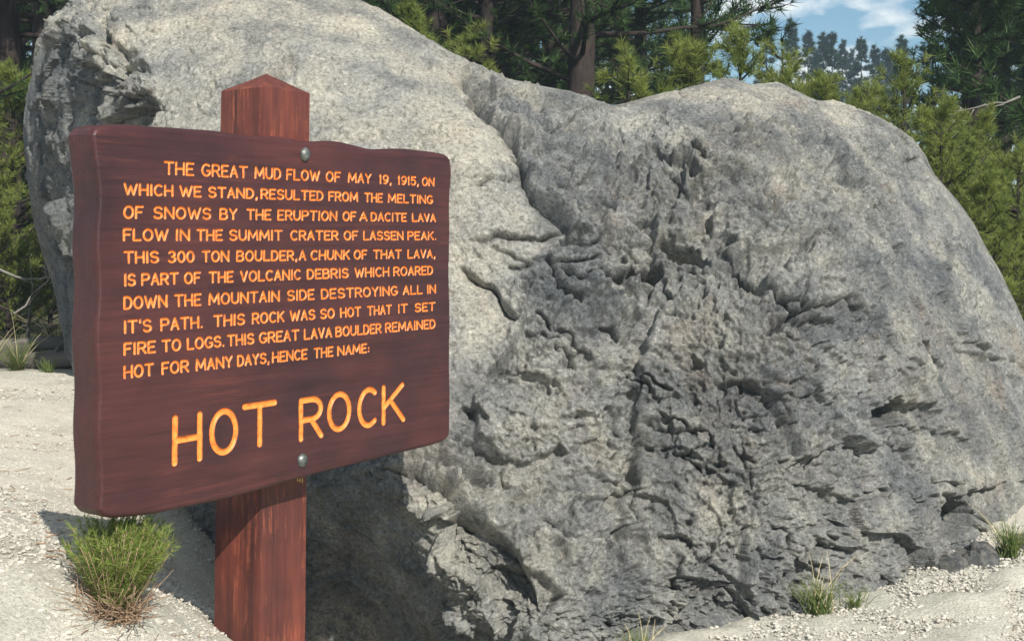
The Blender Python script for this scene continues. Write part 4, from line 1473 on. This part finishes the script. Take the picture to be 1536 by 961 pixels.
STM = [stone_mesh(q + 1, .55 + .1 * (q % 3)) for q in range(5)]
BIGST = [stone_mesh(q + 31, .55) for q in range(2)]
for me_ in BIGST:
    me_.materials.clear()
    me_.materials.append(M_ROCK)
rg = np.random.default_rng(19)
spots = []
for q in range(34):
    f = rg.random()
    px = 1010 + 520 * f
    basey = np.interp(px, [1000, 1100, 1250, 1400, 1536], [4.46, 4.60, 4.82, 5.12, 5.40])
    Y = basey - abs(rg.normal(0, .09)) - .02
    spots.append((px, Y, rg.uniform(.012, .042)))
spots += [(1545, 5.5, .10), (1470, 5.35, .11), (1430, 5.28, .08), (1500, 5.42, .07)]
for q, (px, Y, r) in enumerate(spots):
    x, y, z = gpos(px, Y)
    o = bpy.data.objects.new('stone', STM[q % 5])
    COL.objects.link(o)
    if r > .06:
        o.data = BIGST[q % 2]
    o.location = (x, y, z + r * .3)
    o.scale = (r * rg.uniform(.8, 1.4), r, r)
    o.rotation_euler = (rg.normal(0, .25), rg.normal(0, .25), rg.uniform(0, 6))
    tag(o, 'larger grey stone at the right foot of the boulder' if r > .06 else 'small pale stone in the gravel along the foot of the boulder', 'stone',
        'larger stones at the right foot' if r > .06 else 'small stones along the foot of the boulder')


def gravel():
    g = np.random.default_rng(23)
    N = 60000
    px = np.where(g.random(N) < .55, g.uniform(880, 1640, N), g.uniform(-120, 460, N))
    t = g.random(N)
    Y = np.where(px > 600, 3.7 + 2.2 * t, 2.5 + 5.6 * t ** 1.6)
    x = (px - 768) / FPX * Y
    z = ground_z(x, Y)
    r = np.clip(g.lognormal(-5.75, .6, N), .0012, .0115)
    t_ = (1 + 5 ** .5) / 2
    ic = np.array([(-1, t_, 0), (1, t_, 0), (-1, -t_, 0), (1, -t_, 0), (0, -1, t_), (0, 1, t_), (0, -1, -t_), (0, 1, -t_), (t_, 0, -1), (t_, 0, 1), (-t_, 0, -1), (-t_, 0, 1)]) / 1.9
    fc = np.array([(0, 11, 5), (0, 5, 1), (0, 1, 7), (0, 7, 10), (0, 10, 11), (1, 5, 9), (5, 11, 4), (11, 10, 2), (10, 7, 6), (7, 1, 8), (3, 9, 4), (3, 4, 2), (3, 2, 6), (3, 6, 8), (3, 8, 9), (4, 9, 5), (2, 4, 11), (6, 2, 10), (8, 6, 7), (9, 8, 1)])
    jit = ic[None] * g.uniform(.7, 1.25, (N, 12, 1))
    jit = jit * (r[:, None, None] * np.stack([g.uniform(.8, 1.5, N), g.uniform(.7, 1.1, N), g.uniform(.5, .8, N)], 1)[:, None, :])
    a = g.uniform(0, 6.28, N)
    c, s = np.cos(a)[:, None], np.sin(a)[:, None]
    X = jit[..., 0] * c - jit[..., 1] * s
    Yv = jit[..., 0] * s + jit[..., 1] * c
    berm = sstep(.45, 0, np.abs((Y - 4.62) - .33 * (x - .9))) * sstep(.2, .6, x) * .015
    V = np.stack([X + x[:, None], Yv + Y[:, None], jit[..., 2] + (z + berm + r * .2)[:, None]], -1).reshape(-1, 3)
    F = (fc[None] + (np.arange(N) * 12)[:, None, None]).reshape(-1, 3)
    o = link('gravel', make_mesh('gravel', V, F, False), M_STONE)
    o['kind'] = 'stuff'
    tag(o, 'pale loose pumice gravel scattered over the ground around the boulder', 'gravel')


gravel()


def litter():
    g = np.random.default_rng(41)
    s_ = Soup()
    for q in range(260):
        px = g.uniform(-60, 330) if q < 170 else g.uniform(980, 1600)
        Y = g.uniform(2.6, 7.0) if q < 170 else g.uniform(4.1, 5.0)
        x, y, z = gpos(px, Y)
        a = g.uniform(0, 6.28)
        l = g.uniform(.015, .07)
        d = np.array((math.cos(a), math.sin(a), g.normal(0, .08)))
        s_.tube(np.array((x, y, z + .036)) + d * l * np.linspace(-.5, .5, 3)[:, None] + g.normal(0, .003, (3, 3)), g.uniform(.0008, .0025), 4)
    o = link('needle_litter', s_.mesh('needle_litter'), M_DRY)
    o['kind'] = 'stuff'
    tag(o, 'thin scatter of brown twigs and needles on the pale ground', 'litter')


litter()
